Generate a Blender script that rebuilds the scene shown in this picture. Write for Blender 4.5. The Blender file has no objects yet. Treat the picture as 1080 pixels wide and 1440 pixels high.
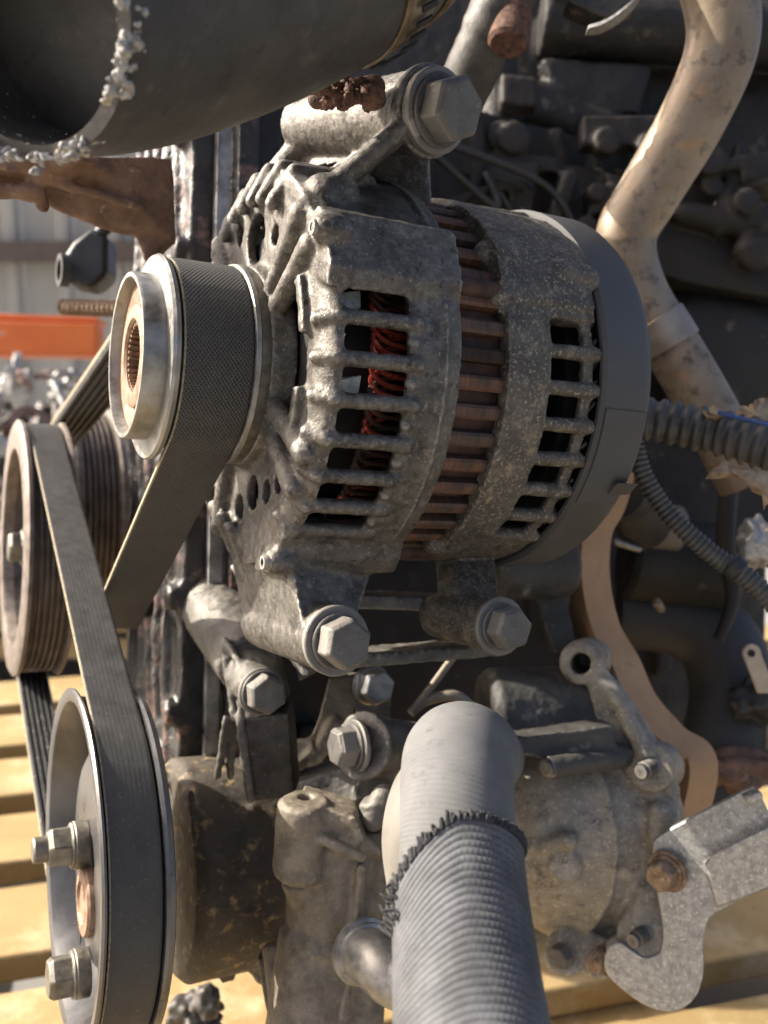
import bpy, bmesh, math, random
import numpy as np
from mathutils import Vector, Matrix, noise
random.seed(7)
R = math.radians
S = bpy.context.scene
COL = S.collection
# ------------------------------------------------------------------ camera, world, sun, exposure
PITCH = R(8.4)
CAM = Vector((0, 0, 558))                       # millimetres above the floor
RT = Vector((1, 0, 0)); FW = Vector((0, math.cos(PITCH), -math.sin(PITCH))); UP = Vector((0, math.sin(PITCH), math.cos(PITCH)))
F = 1300.0                                      # focal length in photo pixels
cam = bpy.data.cameras.new('camera'); camo = bpy.data.objects.new('camera', cam); COL.objects.link(camo)
camo.location = CAM * 0.001; camo.rotation_euler = (R(90) - PITCH, 0, 0)
cam.sensor_fit = 'VERTICAL'; cam.sensor_height = 36; cam.lens = 36 * F / 1440
cam.clip_start = 0.01; cam.clip_end = 200
cam.dof.use_dof = True; cam.dof.focus_distance = 0.278; cam.dof.aperture_fstop = 13.5
S.camera = camo
SUN = (RT * -0.80 + UP * 0.58 + FW * 0.05).normalized()
w = bpy.data.worlds.new('World'); S.world = w; w.use_nodes = True
nt = w.node_tree; bg = nt.nodes['Background']
sky = nt.nodes.new('ShaderNodeTexSky'); sky.sky_type = 'NISHITA'; sky.sun_disc = False
sky.sun_elevation = math.asin(SUN.z); sky.sun_rotation = math.atan2(SUN.x, SUN.y)
nt.links.new(sky.outputs[0], bg.inputs[0]); bg.inputs[1].default_value = 0.15
sky.dust_density = 6.0; sky.ozone_density = 0.0; sky.air_density = 0.5
sl = bpy.data.lights.new('sun', 'SUN'); sl.energy = 5.0; sl.angle = R(0.5); sl.color = (1.0, 0.93, 0.82)
so = bpy.data.objects.new('sun', sl); COL.objects.link(so)
so.rotation_euler = SUN.to_track_quat('Z', 'Y').to_euler()
S.view_settings.view_transform = 'Standard'; S.view_settings.look = 'None'
S.view_settings.exposure = 1.0; S.view_settings.gamma = 1
S.render.engine = 'CYCLES'

# ------------------------------------------------------------------ coordinate helpers (millimetres)
def C(x, y, z): return CAM + RT * x - UP * y + FW * z
def T(u, v, z): return C((u - 540) / F * z, (v - 720) / F * z, z)
def D(x, y, z): return (RT * x - UP * y + FW * z).normalized()
_ph = R(27.5)
def camvec(v): return RT * v[0] - UP * v[1] + FW * v[2]
_a = Vector((math.cos(_ph), .02, math.sin(_ph))).normalized()
_u = Vector((0, -1, 0)); _u = (_u - _u.dot(_a) * _a).normalized()
_n = _a.cross(_u); _n = _n if _n.z < 0 else -_n
EA, EU, EN = camvec(_a), camvec(_u), camvec(_n)   # crank / alternator axis, up across it, outwards to the viewer
A0 = C(-51.7, -50.5, 320)
def on_plane(u, v, L):
    d = T(u, v, 1) - CAM; o = A0 + EA * L - CAM
    return CAM + d * (o.dot(EA) / d.dot(EA))
def AL(L, r, th): t = R(th); return A0 + EA * L + (EN * math.cos(t) + EU * math.sin(t)) * r
def AP(L, n, u): return A0 + EA * L + EN * n + EU * u

# ------------------------------------------------------------------ materials
def mat(name, cols, size=8, rough=(.5, .8), metal=0.0, bump=((.6, .12),), spots=(), wear=None, contrast=.25, spec=.5, stretch=None, fleck=None, stripe=None, rnd=0):
    m = bpy.data.materials.new(name); m.use_nodes = True
    t = m.node_tree; N = t.nodes; Lk = t.links.new; b = N['Principled BSDF']
    tc = N.new('ShaderNodeTexCoord'); mp = N.new('ShaderNodeMapping'); mp.inputs['Scale'].default_value = (1000,) * 3
    Lk(tc.outputs['Object'], mp.inputs[0]); vec = mp.outputs[0]
    def nz(s, det=6, rgh=.6, v=None):
        n = N.new('ShaderNodeTexNoise'); n.inputs['Scale'].default_value = 1.0 / s; n.inputs['Detail'].default_value = det; n.inputs['Roughness'].default_value = rgh
        Lk(v or vec, n.inputs['Vector']); return n.outputs[0]
    def ramp(src, lo, hi, ca=(0, 0, 0), cb=(1, 1, 1)):
        r = N.new('ShaderNodeValToRGB'); r.color_ramp.elements[0].position = max(0, lo); r.color_ramp.elements[1].position = min(1, hi)
        r.color_ramp.elements[0].color = (*ca, 1); r.color_ramp.elements[1].color = (*cb, 1); Lk(src, r.inputs[0]); return r.outputs[0]
    def mix(fac, a, c):
        x = N.new('ShaderNodeMix'); x.data_type = 'RGBA'; Lk(fac, x.inputs[0])
        for s, k in ((a, 6), (c, 7)):
            if isinstance(s, tuple): x.inputs[k].default_value = (*s, 1)
            else: Lk(s, x.inputs[k])
        return x.outputs[2]
    v0 = vec
    if stretch:
        ms = N.new('ShaderNodeMapping'); ms.inputs['Scale'].default_value = stretch; Lk(vec, ms.inputs[0]); v0 = ms.outputs[0]
    base = nz(size, 8, .65, v0)
    col = ramp(base, .5 - contrast / 2, .5 + contrast / 2, cols[0], cols[1])
    if len(cols) > 2: col = mix(ramp(nz(size * .37, 5), .5, .5 + contrast), col, cols[2])
    for (c, s, lo, hi) in spots: col = mix(ramp(nz(s, 10, .7), lo, hi), col, c)
    if wear:
        g = N.new('ShaderNodeNewGeometry'); col = mix(ramp(g.outputs['Pointiness'], wear[1], wear[2]), col, wear[0])
    if fleck:
        vo = N.new('ShaderNodeTexVoronoi'); vo.inputs['Scale'].default_value = 1 / fleck[1]; Lk(vec, vo.inputs['Vector'])
        inv = ramp(vo.outputs['Distance'], fleck[2], fleck[2] + .06, (1, 1, 1), (0, 0, 0)); col = mix(inv, col, fleck[0])
    if rnd:
        oi = N.new('ShaderNodeObjectInfo'); mm = N.new('ShaderNodeMath'); mm.operation = 'MULTIPLY'; mm.inputs[1].default_value = rnd; Lk(oi.outputs['Random'], mm.inputs[0]); col = mix(mm.outputs[0], col, (.06, .05, .042))
    if stripe:
        dp_ = N.new('ShaderNodeVectorMath'); dp_.operation = 'DOT_PRODUCT'; dp_.inputs[1].default_value = stripe[0]; Lk(vec, dp_.inputs[0])
        n1 = N.new('ShaderNodeTexNoise'); n1.noise_dimensions = '1D'; n1.inputs['Scale'].default_value = 1 / stripe[1]; n1.inputs['Detail'].default_value = 2; Lk(dp_.outputs['Value'], n1.inputs['W'])
        col = mix(ramp(n1.outputs[0], .55, .68), col, stripe[2])
    Lk(col, b.inputs['Base Color']); b.inputs['Metallic'].default_value = metal
    rr = N.new('ShaderNodeMapRange'); rr.inputs[1].default_value = .3; rr.inputs[2].default_value = .7
    rr.inputs[3].default_value, rr.inputs[4].default_value = rough
    Lk(nz(size * .5, 6), rr.inputs[0]); Lk(rr.outputs[0], b.inputs['Roughness'])
    b.inputs['Specular IOR Level'].default_value = spec
    prev = None
    for (s, amp) in bump:
        bp = N.new('ShaderNodeBump'); bp.inputs['Distance'].default_value = amp * .001; bp.inputs['Strength'].default_value = 1
        Lk(nz(s, 5, .6), bp.inputs['Height'])
        if prev: Lk(prev, bp.inputs['Normal'])
        prev = bp.outputs[0]
    if prev: Lk(prev, b.inputs['Normal'])
    return m
dust = (.42, .37, .29)
M = {}
sug = ((.32, .1), (.8, .2), (2.4, .2))
glint_specks = ((.55, .52, .46), .55, .65, .72)  # fine pale specks painted into the castings as glints
M['cast'] = mat('dirty cast aluminium', ((.058, .052, .044), (.155, .142, .122), (.24, .225, .2)), 8, (.34, .62), .45, ((.32, .1), (.8, .2), (2.4, .2)), (((.4, .385, .35), 1.1, .58, .7), ((.035, .032, .027), 5, .55, .67), ((.55, .53, .48), .5, .64, .71), ((.27, .23, .17), 6, .6, .74)), contrast=.35, wear=((.46, .44, .4), .52, .58))  # smallest pale specks are painted glints
M['cast_rear'] = mat('grimy cast aluminium', ((.05, .045, .037), (.135, .12, .098)), 7, (.42, .7), .25, sug, (((.4, .36, .28), 1.2, .54, .66), glint_specks, ((.3, .25, .17), 6, .55, .68), ((.03, .027, .022), 8, .57, .68)), contrast=.35, wear=((.4, .36, .29), .53, .6))
M['cast_black'] = mat('oily black casting', ((.028, .026, .024), (.085, .077, .066)), 9, (.36, .65), .15, sug, (((.26, .23, .19), 2.0, .6, .72), glint_specks,), contrast=.3, wear=((.3, .27, .22), .53, .6))
M['cast_grey'] = mat('dull grey casting', ((.075, .07, .062), (.19, .175, .15)), 8, (.4, .7), .25, sug, (((.36, .33, .27), 1.8, .6, .72), glint_specks,), contrast=.3, wear=((.42, .38, .32), .53, .6))
M['cast_pump'] = mat('sandy cast aluminium', ((.19, .165, .125), (.36, .325, .265), (.45, .415, .35)), 12, (.4, .7), .2, sug, (((.075, .062, .045), 13, .54, .68), ((.58, .52, .42), 1.6, .56, .66)), contrast=.35, wear=((.58, .53, .44), .53, .6))
M['cast_neck'] = mat('shadowed dirty inlet casting', ((.035, .033, .03), (.095, .088, .076)), 16, (.45, .75), .1, sug, (((.36, .32, .25), 12, .6, .74), glint_specks), contrast=.35, wear=((.4, .36, .3), .53, .6))  # darker than the cover: shadow painted into the colour along with dirt
M['cast_brown'] = mat('oil browned casting', ((.11, .092, .068), (.29, .25, .19)), 9, (.4, .65), .25, sug, (((.4, .34, .24), 1.6, .58, .7),), contrast=.35, wear=((.45, .39, .3), .53, .6))
M['cast_rust'] = mat('soil caked dark iron', ((.038, .032, .026), (.1, .082, .06)), 14, (.55, .85), 0, ((.5, .2), (3, .4)), (((.36, .25, .12), 6, .55, .66), ((.36, .3, .2), 1.8, .64, .7)), contrast=.35)
M['bolt'] = mat('dull grey bolt steel', ((.04, .038, .036), (.1, .096, .09)), 5, (.4, .7), .4, ((.35, .14), (.9, .24)), (((.36, .34, .3), .9, .6, .7), ((.28, .2, .13), 3.5, .62, .72)), wear=((.42, .39, .34), .53, .6))
M['bolt_clean'] = mat('grey machined steel', ((.28, .275, .26), (.42, .41, .39)), 6, (.3, .5), .8, ((.5, .04),))
M['bolt_rust'] = mat('rusty bolt steel', ((.17, .1, .055), (.36, .27, .18)), 3, (.5, .75), .3, ((.4, .08),), (((.55, .48, .38), 2, .58, .68),))
M['rust'] = mat('flaky rust', ((.05, .026, .018), (.17, .085, .055)), 3, (.75, .95), 0, ((.8, .35), (2.5, .5)), (((.04, .02, .015), 2, .55, .65),))
M['lam'] = mat('rusty lamination edges', ((.05, .026, .016), (.23, .105, .055)), 5, (.45, .75), .2, ((.4, .08),), (((.05, .04, .033), 13, .5, .6),), contrast=.45, stripe=(tuple(EA), .45, (.02, .014, .01)), rnd=.7)
M['core'] = mat('dark stator core', ((.02, .011, .008), (.09, .04, .025)), 6, (.5, .8), .1, ((.4, .08),))  # core in the gaps is darker than the ridges
M['dark'] = mat('black interior', ((.006, .006, .006), (.014, .013, .012)), 9, (.6, .85))
M['copper'] = mat('red enamelled copper wire', ((.35, .05, .035), (.5, .12, .07)), 9, (.2, .35), .5, ())
M['pale'] = mat('pale zinc fan blade', ((.25, .28, .27), (.5, .54, .53)), 4, (.4, .6), .2, ((.5, .1),), (((.1, .09, .08), 2, .6, .7),))
M['cover'] = mat('grey moulded plastic', ((.055, .054, .052), (.075, .073, .07)), 30, (.45, .6), 0, ((.35, .03),), (((.17, .16, .14), 4, .64, .72),))
M['steel'] = mat('brushed pulley steel', ((.25, .245, .225), (.4, .39, .365)), 7, (.32, .52), .8, ((.4, .03),), (((.2, .15, .1), 5, .62, .72),))
M['steel_dark'] = mat('dull pulley steel', ((.13, .12, .1), (.25, .23, .19)), 4, (.35, .6), .7, ((.4, .06),))
M['rustface'] = mat('rusty pulley socket', ((.2, .11, .065), (.35, .235, .155)), 4, (.55, .8), .2, ((.5, .1),), (((.35, .33, .28), 3, .56, .66),))
M['belt'] = mat('worn belt rubber', ((.028, .028, .028), (.052, .051, .05)), 12, (.45, .65), 0, ((.5, .06),), (((.14, .12, .09), 5, .62, .75),), fleck=((.45, .43, .4), 2.6, .1), contrast=.4)
M['belt_edge'] = mat('frayed belt cord', ((.2, .17, .11), (.36, .31, .21)), 1.5, (.8, .95), 0, ((.5, .15),))
M['pul_pink'] = mat('brown oxidised pulley', ((.13, .105, .088), (.25, .21, .18)), 8, (.4, .65), .45, ((.5, .08),), (((.36, .2, .13), 5, .6, .7),))
M['pul_groove'] = mat('dark groove steel', ((.05, .045, .04), (.12, .105, .095)), 8, (.35, .55), .5, ((.5, .05),))
M['pul_grey'] = mat('satin grey pulley paint', ((.11, .108, .105), (.17, .165, .16)), 25, (.24, .4), .6, ((.6, .03),), (((.3, .28, .25), 3, .66, .72),))
M['rubber'] = mat('dusty black rubber', ((.03, .028, .025), (.06, .055, .048)), 24, (.45, .75), 0, ((.35, .06), (1.6, .1), (9, .35)), (((.15, .135, .115), 1.1, .64, .72), ((.1, .09, .075), 8, .58, .74), ((.02, .019, .018), 5, .6, .68)), stretch=(.5, 1, 1))
M['crud'] = mat('pale crumbling crust', ((.14, .135, .125), (.52, .51, .48)), 2, (.7, .9), 0, ((.5, .2),), (((.4, .3, .17), 7, .56, .66),))
M['clamp'] = mat('tarnished clamp band', ((.13, .1, .065), (.26, .215, .15)), 5, (.35, .55), .6, ((.5, .04),))
M['bracket_rust'] = mat('brown rusty plate', ((.1, .055, .035), (.24, .145, .095)), 12, (.55, .8), .1, ((.7, .15),), (((.4, .28, .18), 8, .58, .7),))
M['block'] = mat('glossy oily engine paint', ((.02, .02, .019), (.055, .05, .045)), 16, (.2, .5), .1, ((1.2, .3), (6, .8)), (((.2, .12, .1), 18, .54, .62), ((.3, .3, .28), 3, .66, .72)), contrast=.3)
M['pipe'] = mat('tan heat stained pipe', ((.2, .15, .105), (.33, .265, .19), (.29, .265, .22)), 18, (.34, .6), .4, ((.5, .06), (3, .1)), (((.085, .07, .055), 8, .53, .68), ((.42, .25, .13), 12, .58, .7), ((.09, .07, .05), 1.6, .63, .72)), contrast=.4)
M['conduit'] = mat('black corrugated plastic', ((.05, .048, .045), (.1, .096, .09)), 8, (.35, .55), 0, ((.5, .03),), (((.15, .12, .09), 4, .6, .72),))
M['tape'] = mat('torn brown tape', ((.24, .165, .095), (.42, .33, .22)), 5, (.6, .85), 0, ((.8, .15),), (((.16, .1, .06), 6, .58, .68),))
M['tanplate'] = mat('tan plastic shroud', ((.43, .245, .11), (.53, .32, .16)), 40, (.35, .5), 0, ((.8, .03),), (((.2, .12, .07), 1.5, .66, .74), ((.3, .2, .12), 12, .55, .72)))
M['galv'] = mat('galvanised spangled steel', ((.3, .29, .27), (.5, .49, .46)), 3, (.32, .5), .6, ((.7, .08),), (((.66, .65, .62), 1.4, .55, .62), ((.2, .17, .13), 1.8, .62, .7)))
M['hose'] = mat('grey woven rubber hose', ((.115, .116, .115), (.155, .155, .153)), 24, (.75, .9), 0, ((.35, .04),), (((.3, .3, .29), .5, .67, .73), ((.09, .09, .09), 5, .56, .7)), spec=.2)
M['hose_under'] = mat('pale woven hose ply', ((.13, .12, .1), (.18, .165, .14)), 12, (.6, .8), 0, ((.4, .04),))
M['sleeve'] = mat('dark braided sleeve', ((.07, .072, .076), (.13, .133, .138)), 10, (.65, .85), 0, ((.25, .06),), (((.27, .27, .27), .7, .62, .7),), spec=.25)
M['fray'] = mat('black frayed yarn', ((.012, .012, .013), (.04, .04, .042)), 3, (.6, .8))
M['alu'] = mat('polished aluminium fitting', ((.2, .19, .17), (.4, .385, .35)), 9, (.3, .55), .6, ((.8, .08),), (((.16, .13, .09), 5, .58, .7),))
M['wood'] = mat('pale pallet timber', ((.25, .165, .062), (.38, .27, .115), (.3, .2, .075)), 40, (.6, .8), 0, ((.9, .15), (5, .2)), (((.2, .115, .05), 16, .58, .74), ((.12, .08, .04), 5, .66, .74), ((.5, .4, .24), 60, .5, .7)), stretch=(.1, .6, .4), contrast=.5)
M['floor'] = mat('grey concrete floor', ((.2, .195, .18), (.3, .29, .27)), 200, (.7, .9), 0, ((3, .4),))
M['wall'] = mat('beige sheet cladding', ((.4, .38, .33), (.46, .44, .38)), 300, (.5, .7), 0, ((30, .5),))
M['beam'] = mat('brown painted steel rail', ((.1, .075, .06), (.14, .1, .08)), 100, (.5, .7))
M['orange'] = mat('orange rack paint', ((.72, .15, .02), (.8, .19, .03)), 90, (.35, .5), 0, ((5, .1),), (((.62, .5, .4), 40, .66, .7),))
M['scrap'] = mat('bright scrap aluminium', ((.22, .21, .2), (.55, .54, .52)), 20, (.25, .5), .7, ((3, .6),))
M['scrap_dark'] = mat('dark greasy scrap', ((.03, .03, .03), (.14, .12, .1)), 20, (.35, .6), .3, ((3, .6),))
M['scrap_rust'] = mat('pinkish rusty scrap', ((.16, .09, .07), (.34, .22, .18)), 20, (.5, .8), .2, ((3, .6),))
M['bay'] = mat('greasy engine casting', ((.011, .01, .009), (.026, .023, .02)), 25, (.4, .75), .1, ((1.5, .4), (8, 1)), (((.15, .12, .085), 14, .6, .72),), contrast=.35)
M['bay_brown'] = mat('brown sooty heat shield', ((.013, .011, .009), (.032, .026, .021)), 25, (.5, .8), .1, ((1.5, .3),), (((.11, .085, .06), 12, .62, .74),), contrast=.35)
M['blackhose'] = mat('matt black coolant hose', ((.03, .03, .03), (.042, .041, .04)), 20, (.5, .65), 0, ((.6, .03),))
M['plastic_blk'] = mat('black connector plastic', ((.022, .022, .022), (.035, .035, .035)), 20, (.35, .5))
M['blue'] = mat('blue wire insulation', ((.03, .07, .2), (.05, .1, .28)), 9, (.4, .5))
M['collar'] = mat('grey brown pipe sleeve', ((.26, .22, .18), (.36, .32, .27)), 12, (.3, .5), .5, ((.5, .05),), (((.14, .1, .07), 4, .6, .72),))
M['tag'] = mat('pale beige metal tag', ((.5, .42, .3), (.62, .53, .4)), 8, (.5, .7), .1)

# ------------------------------------------------------------------ mesh helpers
def spline(pts, n=8):
    """Catmull-Rom through a list of tuples (Vector, extra floats...)"""
    out = []; k = len(pts)
    for i in range(k - 1):
        p = [pts[max(0, min(k - 1, i + j))] for j in (-1, 0, 1, 2)]
        for s in range(n):
            t = s / n
            def cr(a, b, c, d): return 0.5 * (2 * b + (c - a) * t + (2 * a - 5 * b + 4 * c - d) * t * t + (3 * b - a - 3 * c + d) * t ** 3)
            out.append(tuple(cr(*[q[m] for q in p]) for m in range(len(pts[0]))))
    out.append(tuple(pts[-1])); return out
def perp(d):
    a = Vector((0, 0, 1)) if abs(d.z) < .9 else Vector((1, 0, 0))
    x = d.cross(a).normalized(); return x, d.cross(x).normalized()
class MB:
    def __init__(s): s.v = []; s.f = []
    def add(s, v, f):
        o = len(s.v); s.v += [Vector(p) for p in v]; s.f += [tuple(o + i for i in q) for q in f]; return s
    def rings(s, rings, closed=False, caps=True):
        o = len(s.v); k = len(rings[0])
        for r in rings: s.v += r
        m = len(rings)
        for i in range(m if closed else m - 1):
            a = o + i * k; b = o + ((i + 1) % m) * k
            for j in range(k):
                q = (j + 1) % k; s.f.append((a + j, a + q, b + q, b + j))
        if caps and not closed:
            s.f.append(tuple(o + j for j in reversed(range(k)))); s.f.append(tuple(o + (m - 1) * k + j for j in range(k)))
        return s
    def lathe(s, o, ax, prof, seg=48, closed=False, x=None):
        ax = ax.normalized(); X, Y = perp(ax)
        rs = [[o + ax * l + (X * math.cos(2 * math.pi * j / seg) + Y * math.sin(2 * math.pi * j / seg)) * max(r, .001) for j in range(seg)] for l, r in prof]
        return s.rings(rs, closed=closed, caps=not closed)
    def tube(s, pts, seg=16, caps=True, closed=False, ref=None, mod=None):
        """pts: list of (Vector, radius); mod(i, j, ang) adds to the radius"""
        n = len(pts); rs = []; prev = None
        for i in range(n):
            a = pts[max(0, i - 1)][0] if not closed else pts[i - 1][0]; b = pts[min(n - 1, i + 1)][0] if not closed else pts[(i + 1) % n][0]
            d = (b - a).normalized()
            if prev is None: X, Y = perp(d)
            else: X = (prev - d * prev.dot(d)).normalized(); Y = d.cross(X)
            prev = X; r = []
            for j in range(seg):
                an = 2 * math.pi * j / seg; q = pts[i][1] + (mod(i, j, an) if mod else 0)
                r.append(pts[i][0] + (X * math.cos(an) + Y * math.sin(an)) * q)
            rs.append(r)
        return s.rings(rs, closed=closed, caps=caps)
    def cap(s, p, q, r, r2=None, seg=14):
        """capsule with rounded ends"""
        r2 = r if r2 is None else r2; d = (q - p).normalized(); pts = []
        for k in range(5): a = k / 4 * math.pi / 2; pts.append((p - d * r * math.cos(a), max(.02, r * math.sin(a))))
        for k in range(5): a = math.pi / 2 - k / 4 * math.pi / 2; pts.append((q + d * r2 * math.cos(a), max(.02, r2 * math.sin(a))))
        X, Y = perp(d)
        return s.rings([[c + (X * math.cos(2 * math.pi * j / seg) + Y * math.sin(2 * math.pi * j / seg)) * r_ for j in range(seg)] for c, r_ in pts])
    def cyl(s, p, q, r, r2=None, seg=28, ch=.0):
        r2 = r if r2 is None else r2; l = (q - p).length
        pr = [(0, r), (l, r2)] if not ch else [(0, r - ch), (ch, r), (l - ch, r2), (l, r2 - ch)]
        return s.lathe(p, q - p, pr, seg)
    def prism(s, pts, vec):
        k = len(pts); o = len(s.v); s.v += [Vector(p) for p in pts] + [Vector(p) + vec for p in pts]
        s.f.append(tuple(o + i for i in reversed(range(k)))); s.f.append(tuple(o + k + i for i in range(k)))
        for i in range(k): j = (i + 1) % k; s.f.append((o + i, o + j, o + k + j, o + k + i))
        return s
    def box(s, c, a, b, d):
        return s.prism([c - a - b - d, c + a - b - d, c + a + b - d, c - a + b - d], d * 2)
    def hexh(s, o, ax, R_, h, rot=0, dome=.18, seg=6):
        ax = ax.normalized(); X, Y = perp(ax); rs = []
        for l, k in ((0, 1), (h * .82, 1), (h, .86)):
            rs.append([o + ax * l + (X * math.cos(rot + 2 * math.pi * j / 6) + Y * math.sin(rot + 2 * math.pi * j / 6)) * R_ * k for j in range(6)])
        return s.rings(rs)
    def blob(s, c, rad, amp=.25, fr=1.4, seg=16, seed=0, ax=None):
        """noisy ellipsoid"""
        X, Y, Z = ax or (RT, UP, FW); rs = []
        for i in range(1, seg):
            th = math.pi * i / seg; r = []
            for j in range(seg * 2):
                p = math.pi * j / seg; d = Vector((math.sin(th) * math.cos(p), math.sin(th) * math.sin(p), math.cos(th)))
                k = 1 + amp * noise.noise(d * fr + Vector((seed * 3.1, seed, 0)))
                r.append(c + (X * d.x * rad[0] + Y * d.y * rad[1] + Z * d.z * rad[2]) * k)
            rs.append(r)
        return s.rings(rs)
_org = {}
def _link(name, me, loc, parent):
    o = bpy.data.objects.new(name, me); COL.objects.link(o); o.location = loc
    if parent: o.parent = parent
    return o
def build(mb, name, m, parent=None, sharp=40, bevel=0, origin=None, flat=False, recalc=True):
    if parent: og = _org[parent.name]
    elif origin is not None: og = origin
    else:
        og = sum(mb.v, Vector()) / len(mb.v); og.z = min(p.z for p in mb.v)
    me = bpy.data.meshes.new(name); me.from_pydata([((p - og) * .001)[:] for p in mb.v], [], mb.f)
    if recalc:
        b = bmesh.new(); b.from_mesh(me); bmesh.ops.recalc_face_normals(b, faces=b.faces); b.to_mesh(me); b.free()
    me.materials.append(m if not isinstance(m, str) else M[m])
    if not flat:
        me.shade_smooth(); me.set_sharp_from_angle(angle=R(sharp))
    o = _link(name, me, (0, 0, 0) if parent else og * .001, parent); _org[o.name] = og
    if bevel:
        bv = o.modifiers.new('bevel', 'BEVEL'); bv.width = bevel * .001; bv.segments = 2; bv.limit_method = 'ANGLE'; bv.angle_limit = R(35)
    return o
def melt(mb, name, m, parent=None, vox=.8, cut=None, smooth=3, amp=((2.2, .18), (.9, .12)), origin=None):
    """fuse overlapping pieces into one cast surface with filleted joints and a rough skin"""
    o = build(mb, name, m, parent, origin=origin, recalc=True)
    def ev():
        dg = bpy.context.evaluated_depsgraph_get(); dg.update(); return bpy.data.meshes.new_from_object(o.evaluated_get(dg))
    def remesh(): rm = o.modifiers.new('r', 'REMESH'); rm.mode = 'VOXEL'; rm.voxel_size = vox * .001
    remesh()
    if cut:                                                    # bore the holes; if a solver fails on the dense mesh, try the next one
        me = ev(); old = o.data; o.modifiers.clear(); o.data = me; bpy.data.meshes.remove(old); n0 = len(me.vertices)
        og = _org[o.name]
        for solver, jit in (('EXACT', 0), ('FAST', 0), ('EXACT', .037), ('FAST', .037), ('EXACT', .081), ('FAST', .081)):
            cm = bpy.data.meshes.new('cutter'); cm.from_pydata([((p - og + Vector((jit, -jit * .7, jit * 1.3))) * .001)[:] for p in cut.v], [], cut.f)
            b = bmesh.new(); b.from_mesh(cm); bmesh.ops.recalc_face_normals(b, faces=b.faces); b.to_mesh(cm); b.free()
            tmp = bpy.data.objects.new('cutter', cm); COL.objects.link(tmp)
            if parent: tmp.parent = parent
            tmp.location = o.location
            bo = o.modifiers.new('b', 'BOOLEAN'); bo.operation = 'DIFFERENCE'; bo.object = tmp; bo.solver = solver
            remesh(); me = ev(); bpy.data.objects.remove(tmp); bpy.data.meshes.remove(cm); o.modifiers.clear()
            if .85 * n0 < len(me.vertices) < 1.15 * n0: o.data = me; break
            bpy.data.meshes.remove(me)
    sm = o.modifiers.new('s', 'SMOOTH'); sm.factor = .5; sm.iterations = smooth
    me = ev(); old = o.data; o.modifiers.clear(); o.data = me; bpy.data.meshes.remove(old)
    n = len(me.vertices); co = np.empty(n * 3, np.float32); me.vertices.foreach_get('co', co); co = co.reshape(-1, 3)
    no = np.empty(n * 3, np.float32); me.vertices.foreach_get('normal', no); no = no.reshape(-1, 3)
    for size, a in amp:
        k = 1000 / size; d = np.fromiter((noise.noise(Vector((p[0] * k, p[1] * k, p[2] * k))) for p in co.tolist()), np.float32, n)
        co = co + no * (d * a * .001)[:, None]
    me.vertices.foreach_set('co', co.ravel()); me.shade_smooth(); me.name = name
    if not me.materials: me.materials.append(M[m])
    return o
def thing(name, label, cat, loc, group=None):
    o = bpy.data.objects.new(name, None); COL.objects.link(o); o.location = loc * .001; o.empty_display_size = .01
    _org[o.name] = loc; o['label'] = label; o['category'] = cat
    if group: o['group'] = group
    return o
def tag(o, label, cat, group=None, kind=None):
    o['label'] = label; o['category'] = cat
    if group: o['group'] = group
    if kind: o['kind'] = kind
    return o
def bolt(parent, o, ax, Rh, h, Rw=0, tw=2, m='bolt', rot=.2, label=None, name='bolt', shank=0, flange=True):
    """hex bolt: head with a washer sub-part"""
    ax = ax.normalized(); b = MB()
    if Rw and flange: b.lathe(o + ax * tw * .9, ax, [(0, Rh * 1.02), (Rh * .12, Rh * 1.12), (Rh * .24, Rh * .98)], 32)
    b.hexh(o + ax * (tw if Rw else 0), ax, Rh, h, rot)
    if shank: b.cyl(o - ax * shank, o + ax * 1, Rh * .5)
    ob = build(b, name, m, parent, sharp=25, bevel=Rh * .06)
    if label: ob['label'] = label
    if Rw: build(MB().lathe(o, ax, [(0, Rw - .3), (.4, Rw), (tw - .4, Rw), (tw, Rw - .4), (tw, .1)], 36), 'washer', m, ob, bevel=0)
    return ob
def sector(mb, L0, L1, r0, r1, t0, t1, n=None):
    n = n or max(2, int(abs(t1 - t0) / 4)); rs = []
    for i in range(n + 1):
        t = t0 + (t1 - t0) * i / n; rs.append([AL(L0, r0, t), AL(L1, r0, t), AL(L1, r1, t), AL(L0, r1, t)])
    return mb.rings(rs)
def arev(mb, prof, seg=96, closed=True, c=None):
    return mb.lathe(c or A0, EA, prof, seg, closed=closed)
# ================================================================== SETTING: floor, shed, pallet
fl = build(MB().box(Vector((0, 9000, -10)), Vector((12000, 0, 0)), Vector((0, 11000, 0)), Vector((0, 0, 10))), 'floor', 'floor', flat=True); fl['kind'] = 'structure'
wl = thing('shed_wall', 'beige corrugated sheet wall of the shed far behind the engine', 'wall', Vector((-1300, 4200, 0)))
for i in range(14):
    x0 = -3200 + i * 230; pr = []
    for k, (dx, dy) in enumerate(((0, 0), (150, 0), (170, -32), (205, -32), (228, 0))): pr.append(Vector((x0 + dx, 4200 + dy, 0)))
    pr += [p + Vector((0, 2, 0)) for p in reversed(pr)]
    build(MB().prism(pr, Vector((0, 0, 3600))), 'wall_panel', 'wall', wl, flat=True)
build(MB().box(Vector((-1300, 4130, 1090)), Vector((2000, 0, 0)), Vector((0, 30, 0)), Vector((0, 0, 40))), 'wall_rail', 'beam', wl, flat=True)
rk = thing('storage_rack', 'orange steel rack beam behind the heap of scrap at left', 'rack', T(-60, 700, 1900))
build(MB().prism([T(-400, 428, 1900), T(138, 446, 1900), T(138, 452, 1900), T(-400, 436, 1900)], FW * 60), 'beam_lip', 'orange', rk, bevel=2)
build(MB().prism([T(-400, 440, 1890), T(136, 455, 1890), T(136, 500, 1890), T(-400, 496, 1890)], FW * 50), 'rack_beam', 'orange', rk, bevel=4)
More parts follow.
